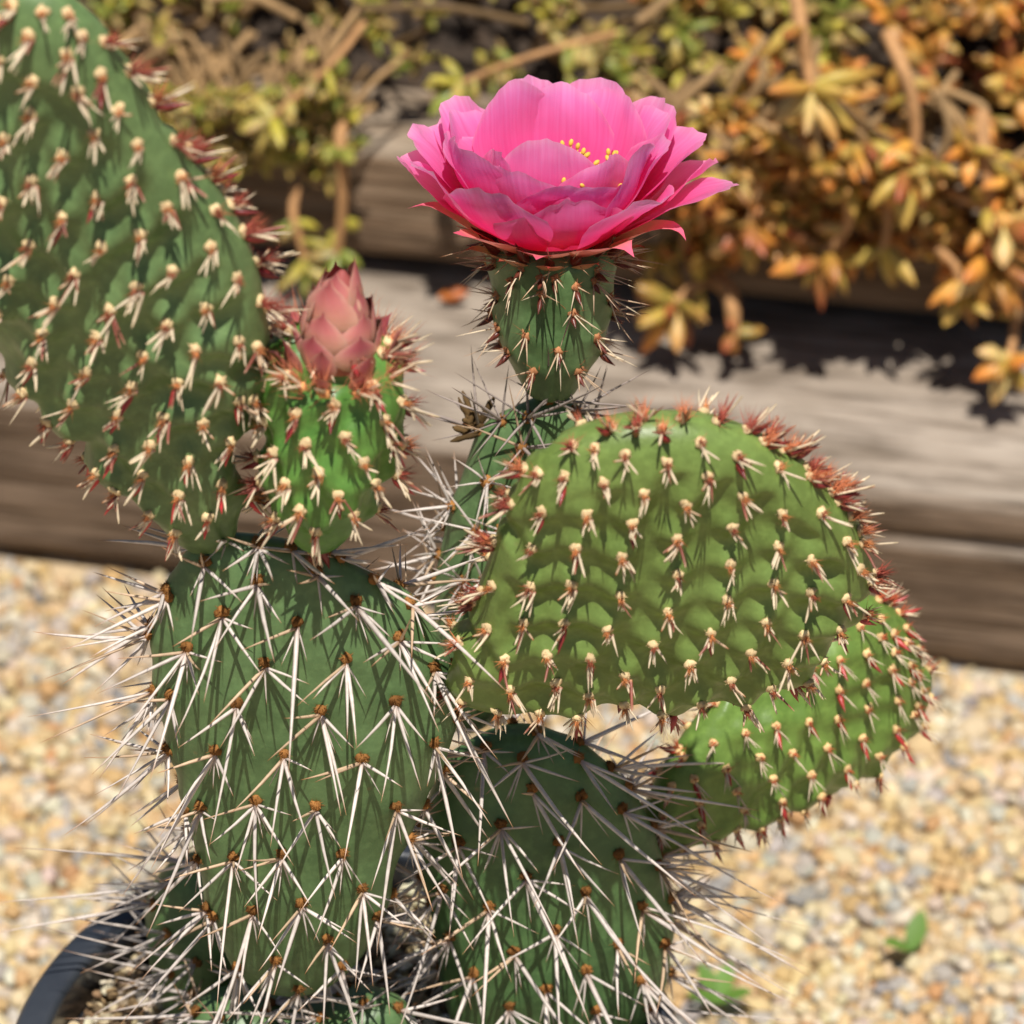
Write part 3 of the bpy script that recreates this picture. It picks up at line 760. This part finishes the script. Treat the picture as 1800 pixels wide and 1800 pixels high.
def scale_piece(mb, base, ax, rad, r0, z0, L, W, a0, a1, cols, cup=.35, tipcurl=0, nu=7, nv=9, mat=0, thick=.0005):
    """a pointed bract that starts at radius r0, height z0 in direction rad and leans by a0..a1 (from the axis)"""
    t = np.linspace(0,1,nv); al = a0+(a1-a0)*t+tipcurl*t**5
    ds = L/(nv-1); pr = r0+np.concatenate([[0],np.cumsum(np.sin(al[:-1])*ds)]); pz = z0+np.concatenate([[0],np.cumsum(np.cos(al[:-1])*ds)])
    side = unit(np.cross(ax, rad)); V=[]; C=[]
    wd = W*np.clip(np.sin(np.clip(t*.93+.16,0,1)*math.pi)**.8,0,1)*(1-t**3*.35)
    for k in range(nv):
        inn = -math.cos(al[k])*rad+math.sin(al[k])*ax
        for u in np.linspace(-1,1,nu):
            V.append(base+rad*pr[k]+ax*pz[k]+side*u*wd[k]+inn*(cup*wd[k]*u*u))
            c = hue_mix(cols[0],cols[1],min(1,t[k]*1.6)) if t[k]<.62 else hue_mix(cols[1],cols[2],(t[k]-.62)/.38)
            C.append(hue_mix(c,lin(222,176,150),.55*abs(u)**4))
    V = np.array(V); F = [(k*nu+u,k*nu+u+1,(k+1)*nu+u+1,(k+1)*nu+u) for k in range(nv-1) for u in range(nu-1)]
    mb.add(V,F,mat,np.array(C))
pink1, pink2, rose, tipr = lin(214,160,130), lin(204,122,118), lin(170,84,92), lin(146,56,66)
tanp = lin(214,178,138)
for ring,(cnt,z0,r0,L,W,a0,a1) in enumerate([(3,.0085,.0052,.0150,.0050,RAD(-6),RAD(-34)),(4,.0045,.0068,.0160,.0056,RAD(-2),RAD(-34)),(5,.001,.0080,.0150,.0054,RAD(4),RAD(-30)),(6,-.002,.0090,.0125,.0046,RAD(10),RAD(-24)),(8,-.004,.0100,.0085,.0030,RAD(22),RAD(2)),(9,-.005,.0106,.0066,.0017,RAD(38),RAD(28))]):
    for k in range(cnt):
        a = 2*math.pi*(k+.5*(ring%2)+.17*ring+U(-.12,.12))/cnt
        rd = math.cos(a)*bx+math.sin(a)*by
        mb = MB(); scale_piece(mb, bb, bax, rd, r0*.94, z0*.9+U(-.0010,.0010), L*(.76 if ring<4 else 1.15)*U(.82,1.14), W*U(.9,1.2), a0+RAD(U(-3,3)), a1+RAD(U(-7,7)), (hue_mix(pink1,tanp,U(0,.8)) if ring<4 else hue_mix(pink1,rose,.4), hue_mix(pink2,rose,U(0,.7)) if ring<3 else rose, tipr), U(.38,.6), RAD(U(20,60)))
        o = mb.build('bud_scale', M['bud'], bud, bb+rd*r0+bax*z0)
for k in range(15):                      # bristles among the lowest scales
    a = 2*math.pi*k/15+U(-.15,.15); rd = math.cos(a)*bx+math.sin(a)*by
    p = bb+rd*.0108-bax*.0045; mb = MB()
    wool(mb, p, rd, bax, .0011, lin(232,170,110), 10, .8)
    brush(mb, p, rd*.8+bax, .0095, 30, lin(190,110,78), .35, .00010)
    for q in range(2): spine(mb, p, rd+bax*U(.1,1.0)+rng.normal(size=3)*.2, U(.006,.011), .0004, 'cream')
    mb.build('spine_cluster', CL, bud, p)

# ------------------------------------------------------------------ flower tube and flower
fb = on_plane(968, 682, A4, N4)
FAX = unit((.015,.25,.968)); FR = unit(np.array([1,0,0])-FAX*FAX[0]); FF = unit(np.cross(FR, FAX))
if FF[1] > 0: FF = -FF                   # towards the camera
TL = .0315
tp = [(a_*1.07,b_*1.10) for a_,b_ in [(.0006,-.003),(.0048,-.001),(.0070,.003),(.0090,.0075),(.0106,.013),(.0115,.019),(.0122,.025),(.0126,.030),(.0112,.0322),(.006,.0325),(.0003,.0322)]]
pp = smooth = np.array(tp); zf = np.linspace(0,len(tp)-1,46); pp = np.stack([np.interp(zf,np.arange(len(tp)),pp[:,0]),np.interp(zf,np.arange(len(tp)),pp[:,1])],1)
V,F = lathe_axis(pp, fb, FAX, FR, FF, 96)
tube_ar = [(953,512),(1004,547),(928,586),(1043,590),(981,613),(899,613),(1012,648),(880,516),(874,547),(884,574),(1064,520),(1070,545),(1052,615),(975,485),(1040,490),(905,490),(1010,500),(940,648)]
bv = BVHTree.FromPolygons([tuple(x) for x in V.tolist()],[tuple(x) for x in F.tolist()])
hits=[]; fcp = project(fb+FAX*.017)
for (x,y) in tube_ar:
    p = np.array([x,y],float)
    for st in range(60):
        h = bv.ray_cast(Vector(CAM),Vector(unit(ray(*p))))
        if h[0] is not None:
            q = np.array(h[0]); ax_p = fb+FAX*np.dot(q-fb,FAX); hits.append((q,unit(q-ax_p-FAX*.002))); break
        p = p+(fcp-p)*.02
for k in range(11):
    a = 2*math.pi*k/11+U(-.2,.2); rd = math.cos(a)*FF+math.sin(a)*FR; z = U(.0285,.0325); hits.append((fb+FAX*z+rd*.0133,unit(rd+FAX*.3)))
for k in range(16):
    a = U(math.pi*.05,math.pi*.95); z = U(.006,.029); r = np.interp(z,[t[1] for t in tp[:8]],[t[0] for t in tp[:8]])
    rd = math.cos(a)*FR-math.sin(a)*FF; hits.append((fb+FAX*z+rd*r,rd))
D = np.zeros(len(V)); VNl = unit(V-(fb+((V-fb)@FAX)[:,None]*FAX))
for p,n in hits: D += np.exp(-.5*((V-p)**2).sum(1)/.0026**2)
V = V+VNl*(np.minimum(D,1.1)*.0011)[:,None]
m = MB(); m.add(V,F); ftube = m.build('flower_tube', M['pad_tube'], plant, fb); ftube['label'] = 'green bristly flower tube under the pink flower'
for p,n in hits:
    p = p+n*.0008; n_,dn,s_ = frame_at(n,-FAX); mb = MB()
    wool(mb,p,n_,-dn,.0011,np.array(lin(186,130,90))*U(.7,1.1),14,.9)
    leaflet(mb,p+dn*.0008,n_*.7+dn*.5,n_-dn*.3,U(.0025,.0042),.0007,np.array(lin(120,58,44))*U(.5,1.0))
    for k in range(rng.integers(3,6)): spine(mb,p,n_*U(.6,1)+dn*U(-.3,.9)+s_*U(-.6,.6),U(.005,.010),.00022,'tan' if rng.random()<.6 else 'cream',sides=4)
    brush(mb,p,n_-dn*.5,.0042,10,lin(170,92,56),.45,.00008)
    mb.build('spine_cluster',CL,ftube,p)
fo = fb+FAX*.0347                         # base of the corolla
m = MB(); V,F = lathe_axis([(.0003,-.002),(.009,-.002),(.0115,.0),(.0098,.0022),(.006,.0020),(.0003,.0016)], fo, FAX, FR, FF, 40); m.add(V,F,0,lin(196,90,60))
flower = m.build('flower', M['sepal'], plant, fo); flower['label'] = 'wide open bright pink flower with yellow stamens'
for k in range(17):                      # bristly bracts round the throat
    a = 2*math.pi*(k+U(-.25,.25))/17; rd = math.cos(a)*FF+math.sin(a)*FR; p = fo+rd*.0118-FAX*U(.0005,.0035)
    mb = MB(); leaflet(mb,p,rd*.9+FAX*U(.1,.6),FAX,U(.0055,.0085),.0012,np.array(lin(132,58,46))*U(.5,1.0))
    wool(mb,p,rd,FAX,.0010,lin(176,120,84),10,.9)
    brush(mb,p,rd+FAX*.5,.0085,14,lin(196,126,78),.35,.00008)
    for q in range(2): spine(mb,p,rd+FAX*U(-.1,.6)+rng.normal(size=3)*.2,U(.008,.014),.00018,'tan',sides=4)
    mb.build('bract',CL,flower,p)

def petal(phi, L, W, a0, a1, z0=0.0, r0=.0085, curl=0.0, cup=.16, roll=0.0, name='petal', cols=None, notch=1, pt=0.0, ruff=1.0, seed=None):
    nu, nv = 17, 24
    seed = U(0,100) if seed is None else seed
    ph = RAD(phi); rd = math.cos(ph)*FF+math.sin(ph)*FR; side = unit(np.cross(FAX, rd))
    if np.dot(side, -math.sin(ph)*FF+math.cos(ph)*FR) < 0: side = -side
    tf = np.linspace(0,1.15,60); al = RAD(a0)+(RAD(a1)-RAD(a0))*np.sin(np.minimum(tf,1)*math.pi/2)+RAD(curl)*tf**4
    ds = L*(tf[1]-tf[0])
    pr = r0+np.concatenate([[0],np.cumsum(np.sin(al[:-1])*ds)]); pz = z0+np.concatenate([[0],np.cumsum(np.cos(al[:-1])*ds)])
    V=[];C=[];Pt=[]
    jt = U(.94,1.10); bs, md, tpc = (np.clip(np.array(c_)*jt,0,.95) for c_ in cols)
    drop = .34 if pt == 0 else .62
    for k in range(nv):
        for u in np.linspace(-1,1,nu):
            ln = 1-drop*abs(u)**(2.7 if pt == 0 else 1.5)
            ln += .045*noise.noise(Vector((u*1.7+seed,seed*3,0)))+.018*noise.noise(Vector((u*6+seed,seed*5,0)))+.005*noise.noise(Vector((u*14+seed,seed*5,0)))+notch*.022*math.exp(-abs(u)/.06)*(pt==0)+pt*math.exp(-abs(u)/.09)
            tt = k/(nv-1)*ln; a_ = np.interp(tt,tf,al); R_ = np.interp(tt,tf,pr); Z_ = np.interp(tt,tf,pz)
            wd = W*.5*(.34+.66*math.sin(min(1,tt/.66)*math.pi/2)**1.25)*(1-.06*max(0,tt-.7)/.3)
            inn = -math.cos(a_)*rd+math.sin(a_)*FAX
            rf = ruff*.0014*tt**2*(noise.noise(Vector((u*1.2+seed,tt*1.6,seed)))*1.3+.7*abs(u)**2*noise.noise(Vector((u*.8+seed*2,tt*5,seed)))+.55*tt**3*noise.noise(Vector((u*3.2+seed*2,seed,tt*2)))+.22*tt**2*noise.noise(Vector((u*8+seed,tt*9,seed))))
            V.append(fo+rd*R_+FAX*Z_+side*(u*wd)+inn*(cup*wd*u*u+rf+roll*u*wd))
            f_ = min(1,tt); c = hue_mix(bs,md,min(1,f_/.45)) if f_<.45 else hue_mix(md,tpc,((f_-.45)/.55)**1.3)
            C.append(hue_mix(hue_mix(c,tpc,.22*abs(u)**3),lin(255,196,226),.55*max(0,(tt/ln-.93)/.07) if pt==0 else 0)); Pt.append((u*.5+.5,tt,(seed%10)/10,1))
    F=[(k*nu+u,k*nu+u+1,(k+1)*nu+u+1,(k+1)*nu+u) for k in range(nv-1) for u in range(nu-1)]
    mb=MB(); mb.add(V,F,0,np.array(C)); base=fo+rd*r0+FAX*z0
    o=mb.build(name,M['petal'] if name=='petal' else M['sepal'],flower,base)
    a_=o.data.attributes.new('Pet','FLOAT_COLOR','POINT'); a_.data.foreach_set('color',np.array(Pt,np.float32).ravel())
    return o
PC = (lin(252,64,100), lin(253,92,174), lin(255,166,224))
PCo = (lin(252,54,72), lin(253,72,152), lin(255,152,212))
FS = .90
# inner whorl (phi: 0 = towards the camera, 90 = right)
for (phi,L,W,a0,a1) in [(176,.0335,.0265,50,6),(143,.0340,.0270,52,16),(112,.0335,.0270,56,28),(210,.0335,.0265,52,10),(243,.0330,.0265,58,26),(-10,.0285,.0255,42,-4),(48,.0250,.0250,50,8),(82,.0300,.0255,58,30),(-58,.0250,.0245,50,8),(-92,.0300,.0250,58,30)]:
    petal(phi,L*FS*U(.96,1.04),W*FS,a0,a1,z0=.0015,r0=.0062,curl=U(-6,8),cup=U(.16,.34),roll=U(-.22,.22),cols=PC,ruff=2.0)
# middle whorl
for (phi,L,W,a0,a1) in [(160,.0350,.0270,54,12),(128,.0360,.0285,58,28),(100,.0350,.0285,62,36),(62,.0300,.0275,56,22),(18,.0235,.0280,52,16),(-32,.0255,.0275,52,16),(-70,.0305,.0265,56,22),(-106,.0352,.0280,62,38),(195,.0352,.0270,54,12),(228,.0355,.0275,58,28)]:
    petal(phi+U(-4,4),L*FS*U(.96,1.04),W*FS,a0,a1,z0=.0005,r0=.0078,curl=U(0,16),cup=U(.14,.30),roll=U(-.22,.22),cols=PC,ruff=2.4)
# outer whorl, spreading
for (phi,L,W,a0,a1,cu) in [(6,.0222,.0330,58,34,6),(48,.0280,.0290,60,40,10),(82,.0360,.0260,66,56,10),(98,.0335,.0215,66,46,8),(-38,.0272,.0300,60,38,8),(-78,.0315,.0250,62,40,8),(-98,.0325,.0255,64,48,14),(125,.0330,.0220,62,36,6),(-128,.0320,.0210,62,36,8)]:
    petal(phi,L*FS,W*FS,a0,a1,z0=-.0006,r0=.0092,curl=cu,cup=.14,roll=U(-.10,.10),cols=PCo,ruff=2.4)
# outermost, half sepal: pink above, greenish yellow at the midrib, red point
SC = (lin(216,190,110), lin(248,176,150), lin(240,110,140))
for (phi,L,W,a0,a1,cu) in [(-10,.0130,.0190,66,56,24),(34,.0200,.0190,68,58,24),(66,.0225,.0170,66,50,60),(-48,.0200,.0190,68,54,16),(-78,.0235,.0170,66,46,40),(130,.0230,.0130,74,60,20),(180,.0220,.0140,74,56,15),(-130,.0230,.0130,74,60,20)]:
    petal(phi,L*FS,W*FS,a0,a1,z0=-.0016,r0=.0104,curl=cu,cup=.22,cols=SC,pt=.16,name='sepal',ruff=.8,notch=0)
SC2 = (lin(196,176,104), lin(222,160,116), lin(176,70,64))
for k in range(11):
    petal(k*360/11+U(-8,8),.0088*U(.85,1.15),.0072,62,50,z0=-.0042,r0=.0118,curl=30,cup=.3,cols=SC2,pt=.22,name='sepal',ruff=.3,notch=0)
# stamens and style
m = MB()
for k in range(130):
    a = U(0,6.283); r = .0045*math.sqrt(U(0.05,1)); p = fo+FAX*.0018+r*(math.cos(a)*FR+math.sin(a)*FF)+FR*.0045
    rd = unit(math.cos(a)*FR+math.sin(a)*FF); d = unit(FAX+rd*U(.0,.55)); L = U(.0110,.0170)
    V,F = tube(p+d*np.linspace(0,L,4)[:,None]+rd*(np.linspace(0,1,4)**2*.001)[:,None],.00014,4); m.add(V,F,0,lin(240,210,110))
    V = HV*np.array([.0005,.0005,.00085])@frame_z(d+rng.normal(size=3)*.5).T+p+d*L+rd*.001; m.add(V,HF,0,np.array(lin(248,212,92))*U(.85,1.05))
o = m.build('stamens', M['stamen'], flower, fo); o['kind'] = 'stuff'
m = MB(); V,F = tube(fo+FAX*np.linspace(0,.015,6)[:,None],[.0011,.0012,.0011,.0010,.0012,.0013],8); m.add(V,F,0,lin(240,190,160))
for k in range(7):
    a = k*6.283/7; d = unit(FAX+.6*(math.cos(a)*FR+math.sin(a)*FF)); V,F = tube(fo+FAX*.0148+d*np.linspace(0,.0035,4)[:,None],[.0006,.0007,.0006,.0002],6); m.add(V,F,0,lin(190,206,120))
m.build('style', M['stamen'], flower, fo)
# withered remnant on the shoulder of the rear pad
pr_ = on_plane(840, 752, A4, N4); m = MB()
for k in range(14):
    d = unit(np.array([-.3,-.2,.8])+rng.normal(size=3)*.7); L = U(.003,.007)
    V,F = tube(pr_+rng.normal(size=3)*.001+d*np.linspace(0,L,5)[:,None]+rng.normal(size=3)*.0006*np.linspace(0,1,5)[:,None]**2,np.array([.0005,.0008,.0006,.0007,.0002])*U(.7,1.3),5); m.add(V,F,0,np.array(lin(104,82,52))*U(.5,1.2))
m.build('withered_remnant', M['dry'], P4.o, pr_)

# ------------------------------------------------------------------ sedum
def leaf_mesh(seg=8, nv=8):
    t = np.linspace(0,1,nv); r = np.array([.35,.62,.85,1.0,1.0,.86,.55,.06]); a = np.arange(seg)*2*math.pi/seg
    V = []; 
    for k in range(nv):
        V.append(np.stack([np.cos(a)*r[k],np.sin(a)*r[k]*.62+.0+.35*t[k]**2,np.full(seg,t[k])],1))
    V = np.concatenate(V); F = np.concatenate([np.stack([k*seg+np.arange(seg),k*seg+(np.arange(seg)+1)%seg,(k+1)*seg+(np.arange(seg)+1)%seg,(k+1)*seg+np.arange(seg)],1) for k in range(nv-1)])
    return V,F,np.repeat(t,seg)
LV,LF,LT = leaf_mesh(); LV6,LF6,LT6 = leaf_mesh(6)
def leaf_cols(tt, base, tip):
    return np.array(base)[None]*(1-tt[:,None]**1.6*.8)+np.array(tip)[None]*(tt[:,None]**1.6*.8)
GOLD = [(lin(214,158,66),lin(206,108,52)),(lin(220,170,78),lin(214,122,60)),(lin(198,156,72),lin(194,116,58)),(lin(206,174,100),lin(200,132,74)),(lin(172,134,58),lin(164,88,48)),(lin(194,172,84),lin(204,158,82)),(lin(212,192,122),lin(200,148,92)),(lin(142,130,58),lin(180,124,62)),(lin(150,112,56),lin(176,78,54)),(lin(164,146,64),lin(196,130,66)),(lin(186,166,76),lin(190,140,70))]
GREEN = [(lin(156,150,66),lin(184,162,78)),(lin(178,166,90),lin(186,150,80)),(lin(118,128,54),lin(166,154,72)),(lin(188,174,112),lin(188,148,92)),(lin(148,138,84),lin(168,128,80)),(lin(178,168,64),lin(198,180,82)),(lin(136,122,78),lin(156,116,76)),(lin(126,140,60),lin(150,150,66))]
def add_leaf(mb, p, d, L, r, col, seg6=True):
    V,F,tt = (LV6,LF6,LT6) if seg6 else (LV,LF,LT)
    W = (V*np.array([r,r,L]))@frame_z(d,U(0,6.28)).T+p
    mb.add(W,F,0,np.clip(leaf_cols(tt,*col)*U(.72,1.12),0,.9))
# shared leaf meshes, one per colour, for the countable hanging stems
LEAFM = {}
def leaf_data(key, col):
    if key not in LEAFM:
        mb = MB(); mb.add(LV*np.array([1,1,1.]),LF,0,leaf_cols(LT,*col)); o = mb.build('leaf',M['sedum_leaf']); LEAFM[key]=o.data; bpy.data.objects.remove(o)
    return LEAFM[key]
def curve_pts(ctrl, n=16):
    ctrl = np.asarray(ctrl,float); P=[ctrl[0]]+list(ctrl)+[ctrl[-1]]; out=[]
    P=[2*ctrl[0]-ctrl[1]]+list(ctrl)+[2*ctrl[-1]-ctrl[-2]]
    per=max(2,n//(len(ctrl)-1))
    for i in range(1,len(P)-2):
        for t in np.arange(per)/per:
            p0,p1,p2,p3=P[i-1],P[i],P[i+1],P[i+2]; out.append(.5*((2*p1)+(-p0+p2)*t+(2*p0-5*p1+4*p2-p3)*t*t+(-p0+3*p1-3*p2+p3)*t**3))
    out.append(ctrl[-1]); return np.array(out)
from mathutils import Matrix
def sedum_stem(ctrl, rad, label, group, pal, rosette=9, leafL=.0135, leafR=.0027, along=4, spread=1.0, first=None):
    """one trailing stem that ends in a rosette of finger-shaped leaves"""
    P = curve_pts(ctrl, 18); root = empty('sedum_stem', P[0]); tag(root, label, 'sedum', group)
    mb = MB(); V,F = tube(P, np.linspace(rad*1.1,rad*.75,len(P)), 8)
    c = np.array(lin(196,148,100)); cc = np.clip(c*rng.uniform(.75,1.15,(len(V),1)),0,.9); mb.add(V,F,0,cc)
    mb.build('stem', M['sedum_stem'], root, P[0])
    tdir = unit(P[-1]-P[-3]); X = frame_z(tdir)
    def lf(p, d, L, r):
        k = rng.integers(len(pal)); o = bpy.data.objects.new('leaf', leaf_data((id(pal),k), pal[k])); COL.objects.link(o)
        o.parent = root; R_ = frame_z(d,U(0,6.28))*np.array([r,r,L]); Mx = np.eye(4); Mx[:3,:3]=R_; Mx[:3,3]=p-P[0]
        o.matrix_local = Matrix(Mx.tolist())
    for k in range(rosette):
        a = k*2.4+U(-.3,.3); el = .25+1.25*(1-(k/rosette))*spread
        d = unit(tdir*math.cos(el)+math.sin(el)*(math.cos(a)*X[:,0]+math.sin(a)*X[:,1]))
        lf(P[-1]-tdir*.001*(rosette-k)*.35, d, leafL*U(.8,1.15), leafR*U(.85,1.15))
    for k in range(along):
        i = rng.integers(4,len(P)-2); a=U(0,6.28); X2=frame_z(unit(P[i+1]-P[i-1])); d=unit(unit(P[i+1]-P[i-1])*.5+math.cos(a)*X2[:,0]+math.sin(a)*X2[:,1]); lf(P[i],d,leafL*U(.6,1),leafR*U(.8,1))
    return root
F1 = SET-.016                             # a little in front of the upper timber's face
def W_(px,py,off=0.0): return wall_pt(px,py,F1-off)
G1 = 'golden sedum stems hanging over the timber'
sedum_stem([W_(1385,360,-.01),W_(1400,300),W_(1450,295,.004),W_(1490,345,.006),W_(1488,400,.006),W_(1440,455,.008)],.0021,'sedum stem bent in a full loop, its yellow star of leaves above the black gap',G1,GOLD,8,.0150,.0029,2)
sedum_stem([W_(1725,200,-.01),W_(1728,260),W_(1738,330,.004),W_(1735,400,.006),W_(1745,470,.010)],.0023,'thick straight sedum stem with a big yellow star hanging low over the black gap',G1,GOLD,9,.0165,.0032,5)
sedum_stem([W_(1400,0,-.012),W_(1408,50),W_(1420,110,.004),W_(1428,170,.010)],.0022,'upright pale sedum stem ending in a flat orange star above the looped stem',G1,GOLD,9,.0165,.0032,2,1.15)
sedum_stem([W_(1560,60,-.012),W_(1585,115),W_(1605,180,.004),W_(1608,250,.006),W_(1590,310,.010)],.0021,'slanting sedum stem with an orange star between the looped and the straight stem',G1,GOLD,9,.0150,.0030,5)
sedum_stem([W_(1650,330,-.01),W_(1690,345),W_(1730,365,.004),W_(1770,395,.008)],.0018,'reddish sedum shoot crossing behind the thick straight stem',G1,GOLD,8,.0140,.0029,3)
sedum_stem([W_(1270,470,-.012),W_(1230,500),W_(1200,520,.004),W_(1180,545,.008)],.0018,'tan sedum shoot beside the flower tube, its leaves drooping to the lower timber',G1,GOLD,8,.0150,.0029,3)
sedum_stem([W_(1240,480,-.01),W_(1270,500),W_(1286,530,.006),W_(1290,590,.010)],.0028,'bare sedum finger hanging straight down onto the lower timber',G1,GOLD,3,.008,.0024,1)
sedum_stem([W_(1790,430,-.01),W_(1788,520),W_(1782,590,.010),W_(1772,640,.018)],.0014,'thin dark sedum stem with an orange star resting on the lower timber top',G1,GOLD,8,.0120,.0026,1)
sedum_stem([W_(1545,300,-.01),W_(1560,340),W_(1560,400,.004),W_(1552,440,.006)],.0017,'short sedum shoot with one long pale leaf pointing down under the slanting stem',G1,GOLD,4,.014,.0026,2)
sedum_stem([W_(1330,230,-.01),W_(1335,300),W_(1330,360,.004),W_(1310,410,.006)],.0016,'small orange sedum shoot between the flower and the looped stem',G1,GOLD,8,.0125,.0026,4)
sedum_stem([W_(1620,420,-.01),W_(1650,440),W_(1680,470,.004),W_(1690,520,.008)],.0014,'small drooping sedum shoot left of the big yellow star',G1,GOLD,6,.012,.0025,2)
sedum_stem([W_(600,215,-.006),W_(598,260),W_(603,320,.002),W_(600,390,.003),W_(592,450,.004)],.0019,'pale sedum stem hanging down the face of the upper timber',G1,GREEN,6,.0105,.0026,5)
sedum_stem([W_(520,330,-.006),W_(515,380),W_(530,430,.002),W_(535,470,.004)],.0014,'short olive sedum shoot hanging beside the bud',G1,GREEN,7,.0115,.0027,5)
sedum_stem([W_(640,40,-.02),W_(585,110,-.006),W_(520,170),W_(470,215,.003)],.0011,'long tan sedum stem slanting down towards the left pad',G1,GREEN,7,.011,.0025,5)
sedum_stem([W_(1080,60,-.02),W_(1000,80,-.006),W_(900,110),W_(800,150,.003)],.0011,'long tan sedum stem running sideways behind the flower',G1,GREEN,7,.011,.0025,6)
fl = MB(); add_leaf(fl, at_z(772,522,H1+.0035), (1,.1,.1), .009, .0022, (lin(206,120,50),lin(190,90,40)), False)
tag(fl.build('fallen_leaf', M['sedum_leaf']), 'single orange sedum leaf lying on the lower timber', 'leaf')

# the dense mat behind: one mass
mat_l, mat_s = MB(), MB()
def pal_at(x):                              # x: metres along the timber from its middle
    t = np.clip((x-.005)/.11,0,.92); return GOLD if rng.random() < t else GREEN
def mat_rosette(p, d, size, pal):
    X = frame_z(d); n = rng.integers(6,11)
    for k in range(n):
        a = k*2.4+U(-.3,.3); el = .2+1.25*(1-k/n)
        dd = unit(X[:,2]*math.cos(el)+math.sin(el)*(math.cos(a)*X[:,0]+math.sin(a)*X[:,1]))
        add_leaf(mat_l, p, dd, size*U(.7,1.15), size*U(.17,.25), pal[rng.integers(len(pal))])
def mat_stem(P, r):
    P = curve_pts(P, 9); V,F = tube(P, r, 6); c = np.array(lin(186,150,104))*U(.35,1.0); mat_s.add(V,F,0,c)
cnt = 0
while cnt < 1000:
    x = U(-.42,.42); y = U(-.005,.22)
    if y > .12 and rng.random() < .5: continue
    if -.060 < x < .0: y = max(y, .006)
    p = MID+LDIR*x+BACK*(SET+.02+y)
    hgt = H2+.004+.050*min(1,(y+.01)/.12)+U(-.020,.016)+.014*noise.noise(Vector((x*18,y*18,2)))
    if noise.noise(Vector((x*26,y*30,7))) > .36 and rng.random() < .85: continue
    p = np.array([p[0],p[1],hgt]); right = np.clip((x+.0)/.10,0,1)
    size = U(.0075,.0105)*(1-right)+U(.0105,.0150)*right
    d = unit(np.array([U(-.6,.6),-U(.2,1.1),U(.1,1.0)]))
    mat_rosette(p, d, size, pal_at(x)); cnt += 1
    q = p-d*U(.015,.035)+np.array([U(-.03,.03),.012,-U(.004,.016)])
    mat_stem([q,(p+q)/2+rng.normal(size=3)*.004,p], U(.0009,.0015)*(1+.3*right))
for k in range(120):                        # the part that spills over the face, on the right
    px = U(1090,1830); lowy = 470 if px > 1150 else 380
    py = U(150,lowy-40*abs(math.sin(px*.011))); p = wall_pt(px, py, SET-(U(.004,.030) if py < 330 else U(.003,.012)))
    if p[2] > H2+.03: continue
    d = unit(np.array([U(-.7,.7),-U(.3,1),U(-.9,.5)])); mat_rosette(p, d, U(.0095,.0140), GOLD)
    q = p+np.array([U(-.03,.03),.008,U(.002,.022)]); mat_stem([q,(p+q)/2+np.array([U(-.004,.004),-.003,.002]),p], U(.0010,.0016))
for k in range(70):                         # thin fringe over the top edge, on the left
    px = U(250,610); py = U(150,300); p = wall_pt(px, py, SET-U(.002,.010))
    if p[2] < H2-.030: continue
    d = unit(np.array([U(-.7,.7),-U(.3,1),U(-.7,.6)])); mat_rosette(p, d, U(.0070,.0100), GREEN)
    q = p+np.array([U(-.02,.02),.012,U(.008,.02)]); mat_stem([q,(p+q)/2+np.array([0,-.002,.003]),p], U(.0009,.0013))
for k in range(45):                         # wandering bare stems
    x = U(-.3,.3); y = U(0,.1); p = MID+LDIR*x+BACK*(SET+y); p = np.array([p[0],p[1],H2+.012+.045*min(1,y/.12)+U(0,.012)])
    d = unit(np.array([U(-1,1),-U(0,.5),U(-.3,.4)])); L = U(.02,.05); mat_stem([p,p+d*L*.5+np.array([0,0,U(-.004,.006)]),p+d*L], U(.001,.0017))
tag(mat_l.build('sedum_foliage', M['sedum_leaf']), 'dense mat of yellow-green and golden sedum leaves covering the raised bed', 'sedum', kind='stuff')
tag(mat_s.build('sedum_runners', M['sedum_stem']), 'tangle of tan sedum runners under the leaves of the raised bed', 'sedum', kind='stuff')

# ------------------------------------------------------------------ small weeds in the gravel
def weed(px, py, label, n, L):
    b = at_z(px, py, .006); root = empty('weed_seedling', b); tag(root, label, 'weed', 'weed seedlings in the gravel')
    for k in range(n):
        a = k*2.4+1.2; d = unit(np.array([math.cos(a),math.sin(a),.9])); sd = unit(np.cross(d,[0,0,1])); V=[];C=[]
        up = np.cross(sd,d)
        for i in range(7):
            t=i/6; w_=L*.26*math.sin(math.pi*min(1,t*.9+.08))**.8
            for u in (-1,0,1): V.append(b+d*L*t+sd*u*w_+up*(-.15*L*t*t+.12*w_*abs(u))); C.append(lin(112,150,66))
        F=[(i*3+j,i*3+j+1,(i+1)*3+j+1,(i+1)*3+j) for i in range(6) for j in range(2)]
        mb=MB(); mb.add(V,F,0,np.array(C)*U(.8,1.1)); mb.build('leaf',M['weed'],root,b)
weed(1602,1668,'tiny green weed seedling alone on the open gravel',2,.011)
weed(1262,1760,'low green weed beside the right of the pot, behind white spines',4,.011)
